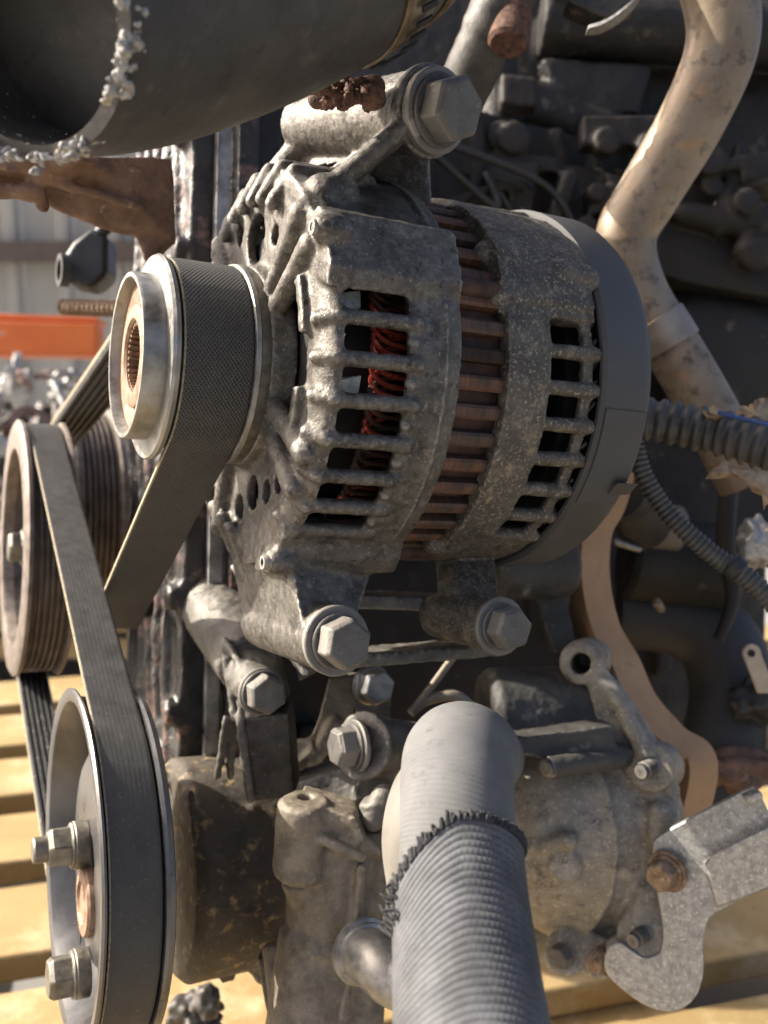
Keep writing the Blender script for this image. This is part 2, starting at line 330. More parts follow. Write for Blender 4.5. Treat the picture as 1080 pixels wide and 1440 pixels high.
for u in (-330,):
    build(MB().prism([T(u, 250, 1960), T(u + 36, 250, 1960), T(u + 36, 1000, 1960), T(u, 1000, 1960)], FW * 50), 'upright', 'orange', rk, bevel=3)
# scrap heap: loose castings, rods and tubes, one object each
rs = random.Random(4)
crate = thing('scrap_crate', 'brown timber crate holding the heap of scrap at left', 'crate', T(40, 940, 1560))
for k in range(4):
    v = 790 + k * 36
    build(MB().prism([T(-420, v, 1520), T(190, v, 1520), T(190, v + 28, 1520), T(-420, v + 28, 1520)], FW * 22), 'slat', 'wood', crate, bevel=2)
build(MB().prism([T(-420, 780, 1545), T(190, 780, 1545), T(190, 930, 1545), T(-420, 930, 1545)], FW * 380), 'crate_body', 'scrap_dark', crate)
for i in range(150):
    u = rs.uniform(-70, 190); d = rs.uniform(1340, 1720); v = rs.uniform(470 + .12 * abs(u - 30) + (1720 - d) * .2 + 26, 790)
    c = T(u, v, d); k = rs.random(); a = Vector((rs.uniform(-1, 1), rs.uniform(-1, 1), rs.uniform(-1, 1))).normalized(); X, Y = perp(a)
    mb = MB(); sz = rs.uniform(14, 34)
    if k < .3:
        mb.cyl(c - a * sz * 1.8, c + a * sz * 1.8, sz * .28, sz * .22, 12, 1); mb.cyl(c + a * sz * .8, c + a * sz * 1.3, sz * .5, seg=14, ch=1); nm = 'scrap_rod'
    elif k < .6:
        mb.lathe(c, a, [(0, sz * .55), (0, sz), (sz * .35, sz), (sz * .35, sz * .55)], 18, closed=True); mb.box(c + X * sz * .9, X * sz * .4, Y * sz * .2, a * sz * .3); nm = 'scrap_ring'
    else:
        mb.box(c, X * sz * .9, Y * sz * .6, a * sz * .35); mb.cyl(c, c + a * sz, sz * .4, seg=12, ch=1); mb.box(c + X * sz, X * sz * .25, Y * sz * .9, a * sz * .2); nm = 'scrap_casting'
    mk = 'scrap' if rs.random() < (.62 if v < 620 else .3) else ('scrap_dark' if rs.random() < .6 else 'scrap_rust')
    lab = {'scrap': 'shiny', 'scrap_dark': 'dark greasy', 'scrap_rust': 'rusty'}[mk] + {'scrap_rod': ' metal rod with a collar', 'scrap_ring': ' metal ring with a lug', 'scrap_casting': ' small engine casting'}[nm] + ' lying in the blurred scrap heap'
    tag(build(mb, nm, mk, bevel=1), lab, 'scrap part', 'scrap metal heaped behind the engine at left')
# pallet
PA = Vector((1, .27, 0)).normalized(); PB = Vector((-.27, 1, 0)).normalized()
pl = thing('pallet', 'pale timber pallet carrying the engine', 'pallet', Vector((0, 600, 0)))
rp = random.Random(2)
for k in range(9):
    c = Vector((150, 640, 129)) + PB * (k - 3) * 139 + PA * rp.uniform(-12, 12)
    wd = rp.uniform(47, 51)
    pts = []
    for i in range(25):
        t = -1 + i / 12; pts.append((t, wd + 1.6 * noise.noise(Vector((t * 4, k, 0)))))
    top = [c + PA * t * 700 + PB * q for t, q in pts] + [c + PA * t * 700 - PB * q for t, q in reversed(pts)]
    build(MB().prism([p - Vector((0, 0, 11)) for p in top], Vector((0, 0, 22))), 'deck_board', 'wood', pl, bevel=2.2)
for t in (-640, 0, 640):
    build(MB().box(Vector((150, 640, 74)) + PA * t + PB * 139, PA * 50, PB * 640, Vector((0, 0, 43))), 'bearer', 'wood', pl, bevel=2)
for t in (-1, 0, 1):
    build(MB().box(Vector((150, 640, 15)) + PA * t * 640 + PB * 139, PA * 50, PB * 640, Vector((0, 0, 14))), 'bottom_board', 'wood', pl, bevel=2)

# ================================================================== ENGINE BLOCK (dark mass behind the alternator)
eb = thing('engine_block', 'large oily black engine block behind the alternator', 'engine block', AP(150, -200, -300))
mb = MB()
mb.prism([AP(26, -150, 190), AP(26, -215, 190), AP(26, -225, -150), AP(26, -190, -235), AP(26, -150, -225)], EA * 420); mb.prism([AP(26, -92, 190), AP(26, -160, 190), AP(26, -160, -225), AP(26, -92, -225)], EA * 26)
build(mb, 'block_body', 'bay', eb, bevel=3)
mb = MB()   # front cover: ribbed, oily, with a rolled flange along the viewer's edge
mb.prism([AP(10, -96, 190), AP(10, -205, 190), AP(10, -212, -130), AP(10, -170, -215), AP(10, -99, -225)], EA * 14)
for k in range(5):
    n0 = -112 - k * 20
    pts = [(AP(9, n0 - 3 * math.sin(t * .5 + k), 190 - t * 20), 3.2 + 1.2 * math.sin(t * 1.7 + k)) for t in range(21)]
    mb.tube(pts, 10)
for k in range(16):
    mb.blob(AP(9, -105 - rs.uniform(0, 95), 140 - k * 22), (4, 9, 5), .4, seed=k, seg=10)
for k in range(7): mb.cyl(AP(4, -104, 120 - k * 52), AP(12, -104, 120 - k * 52), 6, seg=18, ch=.8)
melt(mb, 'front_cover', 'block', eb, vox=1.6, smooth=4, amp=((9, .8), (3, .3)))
build(MB().prism([AP(20, -90, 190), AP(20, -95, 190), AP(20, -97, -170), AP(20, -92, -170)], EA * 6), 'gasket', 'scrap', eb)
build(MB().prism([AP(28, -86, 190), AP(28, -92, 190), AP(28, -92, -170), AP(28, -86, -170)], EA * 10), 'cover_edge', 'block', eb, bevel=1)
mb = MB()
mb.prism([AP(200, -260, -200), AP(200, -460, -200), AP(240, -460, -400), AP(240, -300, -400)], EA * 200)
build(mb, 'sump', 'bay', eb, bevel=6)
# upper right: shelves and heat shields of the bay
rb = random.Random(21)
mb = MB()
mb.prism([AP(60, -148, 190), AP(60, -148, -225), AP(60, -160, -225), AP(60, -160, 190)], EA * 360)
for k in range(10): mb.cap(AP(70 + k * 30, -146, 185), AP(75 + k * 30 + rb.uniform(-12, 12), -146, 60 + rb.uniform(-30, 30)), rb.uniform(3, 6))
for k in range(7): mb.prism([AP(60 + k * 45, -150, 150 - k * 14), AP(60 + k * 45 + rb.uniform(20, 60), -150, 150 - k * 14), AP(60 + k * 45 + 44, -150, 120 - k * 14), AP(60 + k * 45, -150, 126 - k * 14)], EN * rb.uniform(6, 20))
for k in range(10):
    c_ = AP(rb.uniform(60, 380), -146, rb.uniform(-200, 180)); r_ = rb.uniform(5, 13); mb.cyl(c_, c_ + EN * rb.uniform(4, 14), r_, r_ * .9, 18, 1)
for k in range(12): c_ = AP(rb.uniform(60, 380), -147, rb.uniform(-200, 180)); mb.box(c_, EA * rb.uniform(6, 24) + EU * rb.uniform(-3, 3), EU * rb.uniform(3, 12), EN * rb.uniform(3, 10))
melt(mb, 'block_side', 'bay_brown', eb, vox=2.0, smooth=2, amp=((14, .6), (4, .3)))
for k in range(14):
    c_ = AP(rb.uniform(70, 330), -140, rb.uniform(-120, 170)); bolt(eb, c_, EN, rb.uniform(4, 6.5), 5, 8, 1.5, rb.choice(('bolt', 'bolt_rust', 'cast_black')), name='block_bolt', rot=rb.uniform(0, 1))
for k in range(6):
    p0 = Vector((rb.uniform(60, 140), -132 + rb.uniform(-6, 12), rb.uniform(20, 180))); pts = []
    for q in range(5): pts.append((AP(p0.x + q * rb.uniform(35, 60), p0.y + rb.uniform(-6, 6), p0.z + rb.uniform(-30, 24) - q * 6), rb.choice((2.2, 2.2, 2.2))))
    build(MB().tube(spline([(p, 1.6 + .5 * (k % 3)) for p, _ in pts], 8), 12), 'harness_wire', ('plastic_blk', 'blackhose', 'bay_brown')[k % 3], eb)
mb = MB()
mb.prism([T(600, 215, 552), T(690, 222, 556), T(900, 240, 560), T(1140, 300, 560), T(1140, 430, 560), T(960, 395, 560), T(790, 335, 560), T(690, 315, 552), T(600, 300, 545)], FW * 40)
mb.cap(T(740, 330, 548), T(850, 345, 548), 4, 3); mb.cap(T(800, 250, 545), T(770, 330, 548), 6, 5); mb.prism([T(850, 240, 548), T(940, 262, 548), T(935, 290, 548), T(860, 275, 548)], FW * 10)
mb.cap(T(960, 300, 552), T(1060, 318, 552), 7, 9); mb.blob(T(1060, 355, 550), (12, 12, 8), .2, seed=3)
mb.cap(T(1040, 210, 555), T(1010, 320, 552), 4, 6); mb.prism([T(610, 220, 540), T(760, 228, 540), T(742, 330, 540), T(690, 300, 540), T(620, 290, 540)], FW * 12); mb.cap(T(640, 240, 538), T(735, 262, 538), 3, 3)
for k in range(10): c_ = T(rs.uniform(680, 1080), rs.uniform(130, 330), 552); mb.cyl(c_, c_ - FW * rs.uniform(4, 14), rs.uniform(4, 10), seg=20, ch=1)
for k in range(8): c_ = T(rs.uniform(680, 1080), rs.uniform(130, 330), 552); mb.box(c_, RT * rs.uniform(8, 24) + UP * rs.uniform(-4, 4), UP * rs.uniform(3, 9), FW * 8)
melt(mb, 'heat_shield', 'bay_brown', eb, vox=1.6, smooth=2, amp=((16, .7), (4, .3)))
mb = MB(); mb.prism([T(380, -120, 600), T(1240, -120, 600), T(1240, 260, 600), T(900, 235, 600), T(380, 260, 600)], FW * 60)
mb.cyl(T(760, 30, 580), T(1200, 60, 580), 20); mb.cyl(T(690, 140, 590), T(860, 190, 590), 18); mb.prism([T(760, 80, 575), T(920, 90, 575), T(900, 160, 575), T(790, 150, 575)], FW * 20); mb.cyl(T(700, 80, 580), T(700, 200, 575), 12, 14, 24, 2)
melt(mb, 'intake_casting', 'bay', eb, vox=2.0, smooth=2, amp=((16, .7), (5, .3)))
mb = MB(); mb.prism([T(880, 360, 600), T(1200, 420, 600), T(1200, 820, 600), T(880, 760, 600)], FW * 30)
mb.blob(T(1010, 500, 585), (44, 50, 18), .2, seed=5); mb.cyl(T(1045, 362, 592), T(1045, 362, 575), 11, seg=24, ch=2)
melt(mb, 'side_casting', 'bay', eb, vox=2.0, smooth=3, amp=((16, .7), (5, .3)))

# ================================================================== ALTERNATOR
alt = thing('alternator', 'dusty cast aluminium alternator with slotted vents at the centre', 'alternator', AP(55, 0, -90))
# ---- front bracket (drive end)
mb = MB(); cut = MB()
arev(mb, [(6, 52), (5, 58), (5.6, 62.5), (7.4, 65.6), (9.4, 67.0), (11, 67.2), (11, 62), (10, 58), (9, 52)], 120)           # shoulder
arev(mb, [(32, 67), (36, 67.6), (48.5, 68.6), (50, 68), (50, 61), (34, 61)], 120)                        # rear band
arev(mb, [(42.6, 67.5), (43.4, 69.7), (44.6, 69.7), (45.4, 67.5)], 120)                                  # parting line
arev(mb, [(3, 17), (3, 27), (1, 28), (1, 34), (9, 36), (11, 30), (12, 17)], 60)                         # bearing hub
arev(mb, [(6, 50), (6, 58), (10, 58), (10, 50)], 90)
sector(mb, 5.5, 9.5, 30, 60, 38, 118); sector(mb, 5.5, 9.5, 30, 60, -118, -38); sector(mb, 6, 10, 30, 60, 150, 215)
for t in (24, 37, -28, -40, 120, 150, 215, 240): mb.cap(AL(3.5, 30, t), AL(5, 62, t + (4 if t > 0 else -4)), 3.4, 4)
sector(mb, 2, 8, 52, 56, 3, 22); sector(mb, 2, 8, 50, 54, -30, -14)
for k in range(34):                                                                                     # vent bars
    t = 5.5 - 10.5 * k
    tt = ((t + 180) % 360) - 180
    if 14 < tt < 52 or -92 < tt < -62: continue
    if not -64 < tt < 16:
        mb.cap(AL(2.5, 56, t), AL(8, 66.5, t), 2.6, 2.8); mb.cap(AL(8, 67.2, t), AL(34, 68, t), 2.6, 2.6); continue
    mb.cap(AL(4.6, 60.5, t), AL(9.2, 66.2, t), 2.2, 2.6)
    mb.cap(AL(9.2, 65.8, t), AL(35, 66.8, t), 2.5, 2.6)
    mb.blob(AL(33.6, 66.6, t - 5), (2.2, 2.2, 1.8), .1, seed=k, seg=8)
mb.prism([AP(5, 66.5, 14), AP(5, 68.5, 20), AP(5, 63.5, 36), AP(5, 58, 40), AP(5, 50, 38), AP(5, 55, 20)], EA * 45)      # upper block
mb.cap(AP(7, 62.5, 36), AP(48, 62.5, 36), 1.8); mb.cap(AP(6, 64, 31), AP(9, 64, 31), 5)
sector(mb, 5, 50, 61, 66.6, 30, 66)
mb.prism([AP(5, 34, -59), AP(5, 31, -66), AP(5, 27, -70.5), AP(5, 10, -70), AP(5, 14, -58)], EA * 45)                                   # lower block
mb.cap(AP(6, 29, -66), AP(9, 29, -66), 4.6); sector(mb, 5, 50, 61, 68.4, -92, -58)
mb.cap(T(456, 276, 288), T(476, 278, 292), 7.2, 7)
# upper pivot boss and its webs
bn = C(15.3, -126.5, 292); bf = C(-30.5, -143.8, 345); bax = (bn - bf).normalized()
mb.cyl(bf, bn, 10.5, 13.2, 36, 1); mb.cyl(bn - bax * 5, bn, 13.9, 14.4, 36, .6)
mb.cap(T(480, 252, 289), T(566, 180, 288), 3.8, 3.2)                                                   # diagonal ridge

for i in range(15): q = T(478, 258, 291).lerp(T(566, 184, 290), i / 14); mb.cap(q, q - EN * 34, 3.2, 3.2)
mb.prism([T(490, 250, 322), T(520, 285, 322), T(607, 300, 322), T(605, 205, 322), T(570, 188, 322)], FW * 7)
mb.cap(AL(7, 64, 116), bf - UP * 4 + bax * 4, 4, 5); mb.prism([AL(16, 62, 84), AL(16, 62, 118), bf - UP * 6, bn - bax * 24 - UP * 5], EA * 6)
# lower ear and boss
en1 = T(470, 900, 292); ef1 = en1 - EN * 62; 
mb.cyl(ef1, en1, 10.5, 10.8, 36, 1)
mb.prism([AP(10, 30, -64), AP(47, 20, -64), en1 + EA * 10 - EN * 6 + UP * 3, en1 - EN * 2 - EA * 6 - UP * 2, en1 - EA * 10 + UP * 2], EN * -34)
mb.prism([AP(8, 28, -66), AP(8, -26, -66), ef1 - EA * 9, en1 - EA * 9], EA * 6)
mb.prism([AP(12, -20, -60), AP(40, -20, -60), ef1 + EA * 9, ef1 - EA * 9], EN * 8)
# holes in the front face
for t, r, q in ((62, 46, 3.4), (50, 44, 3), (86, 44, 9), (-68, 47, 4), (-55, 50, 3.5), (-84, 44, 6), (106, 52, 4), (-101, 50, 5)):
    cut.cyl(AL(-4, r, t), AL(20, r, t), q, seg=20)
melt(mb, 'front_bracket', 'cast', alt, vox=.72, cut=cut, smooth=7, amp=((6, .16), (1.7, .15), (.8, .08)))
for c in (AP(2.2, 64, 31), AP(1.8, 29.5, -66.5), AL(2.5, 62, 152)):
    build(MB().lathe(c, -EA, [(-3, 2.6), (0, 2.6), (1.2, 2.2), (1.2, 1.2), (.5, 1.0), (.5, .05)], 20), 'rivet', 'bolt', alt)
bolt(alt, bn, bax, 10.2, 10.5, 13.0, 3.2, rot=.35, label='large upper hex bolt caked with dust', name='pivot_bolt')
b1 = en1; bolt(alt, b1, EN, 8.2, 9.5, 11.2, 2.6, rot=.3, label='lower hex bolt in the front ear', name='mounting_bolt')
# ---- stator with single lamination ridges
arev_mb = arev(MB(), [(48, 61.5), (69, 61.5), (69, 57), (48, 57)], 120); build(arev_mb, 'stator_core', 'core', alt)
rid = MB()
for (r0, r1, h) in ((60.5, 65.4, 2.35),):
    rid.v += [AL(L, r, 0) + EU * s for L in (49, 68.5) for r, s in ((r0, -h), (r1 - .7, -h), (r1, -h * .6), (r1, h * .6), (r1 - .7, h), (r0, h))]
rid.f += [(0, 1, 7, 6), (1, 2, 8, 7), (2, 3, 9, 8), (3, 4, 10, 9), (4, 5, 11, 10), (0, 5, 4, 3, 2, 1), (6, 7, 8, 9, 10, 11)]
r0o = build(rid, 'lamination_ridge', 'lam', alt, sharp=30)
og = _org[alt.name]; piv = (A0 - og) * .001
for k in range(1, 46):
    o = r0o.copy(); COL.objects.link(o); o.parent = alt
    o.matrix_local = Matrix.Translation(piv) @ Matrix.Rotation(R(8 * k) * (1 if EA.cross(EN).dot(EU) > 0 else -1), 4, EA) @ Matrix.Translation(-piv)
for t in (19, -74): build(MB().cyl(AL(49, 65.6, t), AL(69, 65.6, t), 3.1, seg=18), 'through_bolt', 'core', alt)
# ---- rear bracket
mb = MB()
rs_ = []
sector(mb, 68, 84.5, 61.5, 67.6, 0, 360, 120)
arev(mb, [(99, 63), (99, 66), (103, 66), (103, 62.5)], 110)
for k in range(34):
    t = 3.5 - 10.5 * k; tt = ((t + 180) % 360) - 180
    if 16 < tt < 62 or -92 < tt < -66: continue
    mb.cap(AL(83, 65.2, t), AL(103.5, 65.8, t), 2.5, 2.7)
mb.prism([AP(66, 64, 14), AP(66, 66.5, 20), AP(66, 62, 36), AP(66, 52, 47), AP(66, 40, 56), AP(66, 25, 60), AP(66, 50, 20)], EA * 37)
for t0, t1 in ((13, 64), (-94, -62)): sector(mb, 68, 104, 60, 67.5, t0, t1)
for t in (18, 33, -68): mb.cap(AL(66.5, 64.6, t), AL(74, 65, t), 4.2, 4.0)
mb.cap(AP(92, 60.5, 31), AP(103, 60.5, 30), 5, 5.2)
en2 = T(700, 880, 318); mb.cyl(en2 - EN * 40, en2, 8.8, 9, 30, .8)
mb.prism([AP(86, 10, -62), AP(102, 10, -62), en2 + EA * 8 - EN * 8, en2 - EA * 8 - EN * 8], EN * -18)
melt(mb, 'rear_bracket', 'cast_rear', alt, vox=.75, smooth=3, amp=((6, .22), (1.7, .16), (.8, .07)))
bolt(alt, en2, EN, 7.4, 8.5, 10, 2.4, rot=.1, label='lower hex bolt near the rear bracket', name='mounting_bolt')
# ---- plastic rear cover
cv = arev(MB(), [(105, 68.2), (106, 69.6), (123, 69.6), (126.5, 68), (128, 62), (128, 1), (126, 1), (126, 60), (105, 66.8)], 128, closed=True); build(cv, 'rear_cover', 'cover', alt, sharp=28)
build(sector(MB(), 106.5, 124, 69.5, 70.2, -40, -11.5), 'cover_step', 'cover', alt)
build(MB().prism([AL(118, 68, -38), AL(127, 68, -38), AL(127, 70, -33), AL(118, 70, -33)], EN * 4), 'cover_tab', 'cover', alt, bevel=.6)
build(arev(MB(), [(98, 58), (107, 58), (107, 64), (110, 64), (110, 40), (98, 40)], 90), 'rectifier_plate', 'dark', alt)
mb = MB()
for k in range(26): t = 30 - k * 6.2; mb.cap(AL(103.5, 63, t), AL(105.5, 64.5, t + 3), .9, .9, 8)
build(mb, 'rectifier_lead', 'plastic_blk', alt)
# ---- inside: rotor, fan and windings seen through the slots
build(arev(MB(), [(10, 20), (10, 46), (46, 52), (96, 52), (96, 20)], 64), 'rotor', 'dark', alt)
for k in range(13):
    t = k * 25 - 19; b_ = MB().prism([AL(12, 46, t), AL(20, 46, t + 2), AL(20, 59.5, t + 5), AL(12, 59.5, t + 3)], (EU * math.cos(R(t)) - EN * math.sin(R(t))) * 5.5)
    build(b_, 'fan_blade', 'pale', alt, bevel=.4)
for k in range(60):
    t = 40 - k * 3.2; mb = MB()
    pts = [(AL(40, 57, t - 4), .8), (AL(30, 57.5, t - 3), .85), (AL(25, 58.5, t - .5), .85), (AL(24.5, 58, t + 2.4), .85), (AL(30, 56, t + 5), .85), (AL(40, 55, t + 6), .85)]
    build(mb.tube(spline(pts, 4), 7), 'winding_wire', 'copper' if k % 9 in (2, 3) or 8 < k < 17 else 'core', alt)

# ---- pulley
pu = build(arev(MB(), [(-28.5, 29.4), (-4, 29.4), (-4, 33.6), (0, 33.9), (2.2, 33.2), (3, 31), (3, 16), (-28.5, 16)], 110), 'pulley', 'steel_dark', alt, sharp=30)
build(arev(MB(), [(-4.2, 33.2), (-3.8, 33.95), (-2.4, 34.1), (-1.8, 33.6), (-2.4, 32), (-4, 32)], 110), 'rim', 'steel', pu)
build(arev(MB(), [(-27.2, 29), (-27.6, 33.4), (-29, 33.8), (-30, 33.2), (-30.4, 27), (-27.5, 27)], 110), 'front_flange', 'steel', pu, sharp=30)
build(arev(MB(), [(-30, 27.2), (-36.5, 27.2), (-37.4, 26.8), (-37.4, 25.4), (-34.8, 24.6), (-30, 24.4)], 100), 'cup_ring', 'steel', pu, sharp=30)
build(arev(MB(), [(-30, 24.6), (-33.8, 24.2), (-34, 21), (-33, 18.5), (-33, 17), (-28, 17)], 90), 'dust_seal', 'rustface', pu, sharp=35)
build(arev(MB(), [(-29, 17.4), (-34.6, 16.8), (-35.3, 15.6), (-35.3, 12.4), (-34.4, 11.6), (-22, 11.4), (-22, 17)], 80), 'hub_sleeve', 'rustface', pu, sharp=35)
sp = MB()
for k in range(33):
    t = k * 360 / 33
    sp.prism([AL(-34, 11.6, t - 3), AL(-34, 10.2, t - 1.6), AL(-34, 10.2, t + 1.6), AL(-34, 11.6, t + 3)], EA * 14)
build(sp, 'spline_teeth', 'rustface', pu, flat=True)
build(arev(MB(), [(-20, .1), (-20, 11.5), (-19, 11.5), (-19, .1)], 40), 'shaft_end', 'dark', pu)
build(arev(MB(), [(3, 18), (8, 18), (8, 12), (3, 12)], 40), 'shaft_collar', 'cast_black', alt)

# ================================================================== BELTS AND PULLEYS
def belt_mat(name, knit):
    m = mat(name, ((.03, .03, .029), (.06, .058, .055)), 10, (.5, .7), 0, ((.5, .05),), (((.13, .115, .09), 3, .6, .75), ((.3, .29, .27), .45, .66, .72), ((.11, .1, .085), .9, .58, .68)), contrast=.4)
    t = m.node_tree; N = t.nodes; b = N['Principled BSDF']
    uv = N.new('ShaderNodeUVMap'); prev = b.inputs['Normal'].links[0].from_socket; outs = []
    for a in ((38, -38) if knit else (0,)):
        mp = N.new('ShaderNodeMapping'); mp.inputs['Rotation'].default_value = (0, 0, R(a)); t.links.new(uv.outputs[0], mp.inputs[0])
        wv = N.new('ShaderNodeTexWave'); wv.bands_direction = 'Y'; wv.inputs['Scale'].default_value = .31 if knit else .2; wv.inputs['Distortion'].default_value = .5 if knit else .8
        wv.inputs['Detail'].default_value = 1; t.links.new(mp.outputs[0], wv.inputs[0]); outs.append(wv.outputs['Fac'])
    h = outs[0]
    if knit:
        mx = N.new('ShaderNodeMath'); mx.operation = 'MINIMUM'; t.links.new(outs[0], mx.inputs[0]); t.links.new(outs[1], mx.inputs[1]); h = mx.outputs[0]
        cm = N.new('ShaderNodeMix'); cm.data_type = 'RGBA'; src = b.inputs['Base Color'].links[0].from_socket
        rp_ = N.new('ShaderNodeValToRGB'); rp_.color_ramp.elements[0].position = .05; rp_.color_ramp.elements[1].position = .35
        rp_.color_ramp.elements[0].color = (.5,) * 3 + (1,); rp_.color_ramp.elements[1].color = (0, 0, 0, 1); t.links.new(h, rp_.inputs[0])
        t.links.new(rp_.outputs[0], cm.inputs[0]); t.links.new(src, cm.inputs[6]); cm.inputs[7].default_value = (.11, .108, .1, 1); t.links.new(cm.outputs[2], b.inputs['Base Color'])
    bp = N.new('ShaderNodeBump'); bp.inputs['Distance'].default_value = .00035 if knit else .000018; t.links.new(h, bp.inputs['Height']); t.links.new(prev, bp.inputs['Normal'])
    t.links.new(bp.outputs[0], b.inputs['Normal']); return m
M['belt_knit'] = belt_mat('knitted belt back', True); M['belt_back'] = belt_mat('worn smooth belt back', False)
def belt(name, path, L0, L1, th, m, closed, ribs=6):
    """path: list of ((n,u), (nx,ny) outward normal)"""
    sec = []; W = L1 - L0
    for o_ in (0, .5, 1.2, W * .3, W * .5, W * .7, W - 1.2, W - .5, W): sec.append((L0 + o_, 0 if .2 < o_ < W - .2 else -.35))
    for k in range(ribs):
        a = L1 - W * k / ribs; b_ = L1 - W * (k + 1) / ribs; d = a - b_
        sec += [(a - d * .08, -th * .55), (a - d * .3, -th), (a - d * .7, -th), (a - d * .92, -th * .55)]
    rings = []; us = []; acc = 0
    for i, (p, q) in enumerate(path):
        if i: acc += (Vector(p) - Vector(path[i - 1][0])).length
        us.append(acc)
        rings.append([AP(l, p[0] + q[0] * o, p[1] + q[1] * o) for l, o in sec])
    mb = MB().rings(rings, closed=closed)
    ob = build(mb, name, m, sharp=50); me = ob.data; k = len(sec); uvl = me.uv_layers.new(name='UVMap')
    for pl_ in me.polygons:
        for li in pl_.loop_indices:
            vi = me.loops[li].vertex_index; uvl.data[li].uv = (us[vi // k], sec[vi % k][0])
    me.materials.append(M['belt_edge']); me.materials.append(M['belt'])
    for pl_ in me.polygons:
        js = {v % k for v in pl_.vertices}
        if js <= {0, 1} or js <= {8, 9} or js <= {0, k - 1}: pl_.material_index = 1
        elif min(js) >= 9: pl_.material_index = 2
    return ob
def arc(c, r, a0, a1, n): return [((c[0] + r * math.cos(R(a)), c[1] + r * math.sin(R(a))), (math.cos(R(a)), math.sin(R(a)))) for a in [a0 + (a1 - a0) * i / n for i in range(n + 1)]]
def line(p, q, n): return [((p[0][0] + (q[0][0] - p[0][0]) * i / n, p[0][1] + (q[0][1] - p[0][1]) * i / n), p[1]) for i in range(1, n)]
wrap = arc((0, 0), 33.2, 97.4, -61, 60)
st = ((-345, -12), wrap[0][1]); e2 = wrap[-1]; dx = (math.cos(R(-151)), math.sin(R(-151)))
en_ = ((e2[0][0] + dx[0] * 152, e2[0][1] + dx[1] * 152), e2[1])
cw = (en_[0][0] - 11 * en_[1][0], en_[0][1] - 11 * en_[1][1]); tail = arc(cw, 11, -61, -150, 14)
tag(belt('alternator_belt', [st] + line(st, wrap[0], 30) + wrap + line(e2, en_, 24) + tail, -26.6, -4.4, 4.0, 'belt_knit', False), 'black knit backed ribbed belt wrapped round the alternator pulley', 'belt')
tl = thing('tensioner_roller', 'small roller hidden under the end of the alternator belt', 'roller', AP(-15, cw[0], cw[1] - 7))
build(arev(MB(), [(-24, 3), (-24, 7), (-4, 7), (-4, 3)], 40, c=AP(0, *cw)), 'roller_drum', 'pul_groove', tl)
build(arev(MB(), [(-4, 6), (2, 6), (2, .1), (-4, .1)], 30, c=AP(0, *cw)), 'spacer', 'dark', tl)
K = .77
def LF(L): return (100.9 + L) * K - 100.9
def sc(prof): return [(LF(l), r * K) for l, r in prof]
P1, R1, P2, R2 = (-240, -71), 69.0, (-42.4, -178.5), 61.2
base = math.degrees(math.atan2(P2[1] - P1[1], P2[0] - P1[0])); dd = math.hypot(P2[0] - P1[0], P2[1] - P1[1]); ac = math.degrees(math.acos((R1 - R2) / dd))
up, lo = base + ac, base - ac
a1 = arc(P1, R1, lo + 360, up, 60); a2 = arc(P2, R2, up, lo, 60)
tag(belt('drive_belt', a1 + line(a1[-1], a2[0], 30) + a2 + line(a2[-1], a1[0], 30), LF(-25), LF(-3.5), 3.6, 'belt_back', True), 'long black drive belt looping over the large lower left pulley', 'belt')

def groovedprof(L0, L1, r, d, n):
    pr = []
    for k in range(n):
        a = L0 + (L1 - L0) * k / n; w_ = (L1 - L0) / n
        pr += [(a + w_ * .1, r), (a + w_ * .35, r - d), (a + w_ * .65, r - d), (a + w_ * .9, r)]
    return pr
c2 = AP(0, *P2)
bp_ = thing('crank_pulley', 'large satin grey dished pulley at lower left with hex bolts', 'pulley', AP(LF(-14), P2[0], P2[1] - 62))
build(arev(MB(), sc([(-28, 80), (-27, 81), (-26, 80.6), (-25.7, 75)] + groovedprof(-25, -3.5, 76.5, 3, 6) + [(-2.8, 75), (-2.4, 81), (-1, 81.6), (1.2, 81), (2, 79), (2, 68), (-8, 68), (-20, 71), (-27, 74.5), (-28.2, 77)]), 140, c=c2), 'rim', 'pul_grey', bp_, sharp=35)
dish = [(-9, 70), (-10, 66), (-13, 55), (-18, 46), (-19, 40), (-19, 14), (-16, 14), (-16, 40), (-10, 50), (-5, 70)]
build(arev(MB(), sc(dish), 110, c=c2), 'dish', 'pul_grey', bp_, sharp=35)
hc = on_plane(122, 1268, LF(-20)); c2h = hc - EA * LF(-20)
build(arev(MB(), sc([(-17, 16), (-21, 16), (-22.4, 15), (-23, 10), (-21.6, 9), (-21.6, .1), (-14, .1), (-14, 16)]), 60, c=c2h), 'hub_cap', 'rustface', bp_, sharp=35)
for k, (u_, v_) in enumerate(((122, 1186), (124, 1366))):
    o_ = on_plane(u_, v_, LF(-19.3))
    bolt(bp_, o_, -EA, 7.6, 9, 8.6, 5, 'steel_dark', rot=.4 + k, name='hub_bolt')
    if k == 0: build(MB().cyl(o_ - EA * 12, o_ - EA * 19, 4.6, 4.6, 24, .6), 'threaded_end', 'steel_dark', bp_)
o_ = on_plane(112, 1312, LF(-19.4)); build(MB().lathe(o_, -EA, [(0, 4), (.4, 4), (.4, .1)], 28), 'hole_shade_disc', 'dark', bp_)  # black disc laid on the dish paints the dark of a hole
c1 = AP(0, *P1)
lp = thing('idler_pulley', 'grooved pulley with brown oxidised rim at far left', 'pulley', AP(LF(-14), P1[0], P1[1] - 70))
build(arev(MB(), sc([(-29, 70), (-31, 71), (-31, 89), (-29.5, 91.5), (-27, 91.5), (-26, 88.5)] + groovedprof(-25.6, -3, 89, 4, 6) + [(-2.4, 88), (-2, 91.5), (0, 92), (1, 90), (1, 70)]), 120, c=c1), 'rim', 'pul_pink', lp, sharp=35)
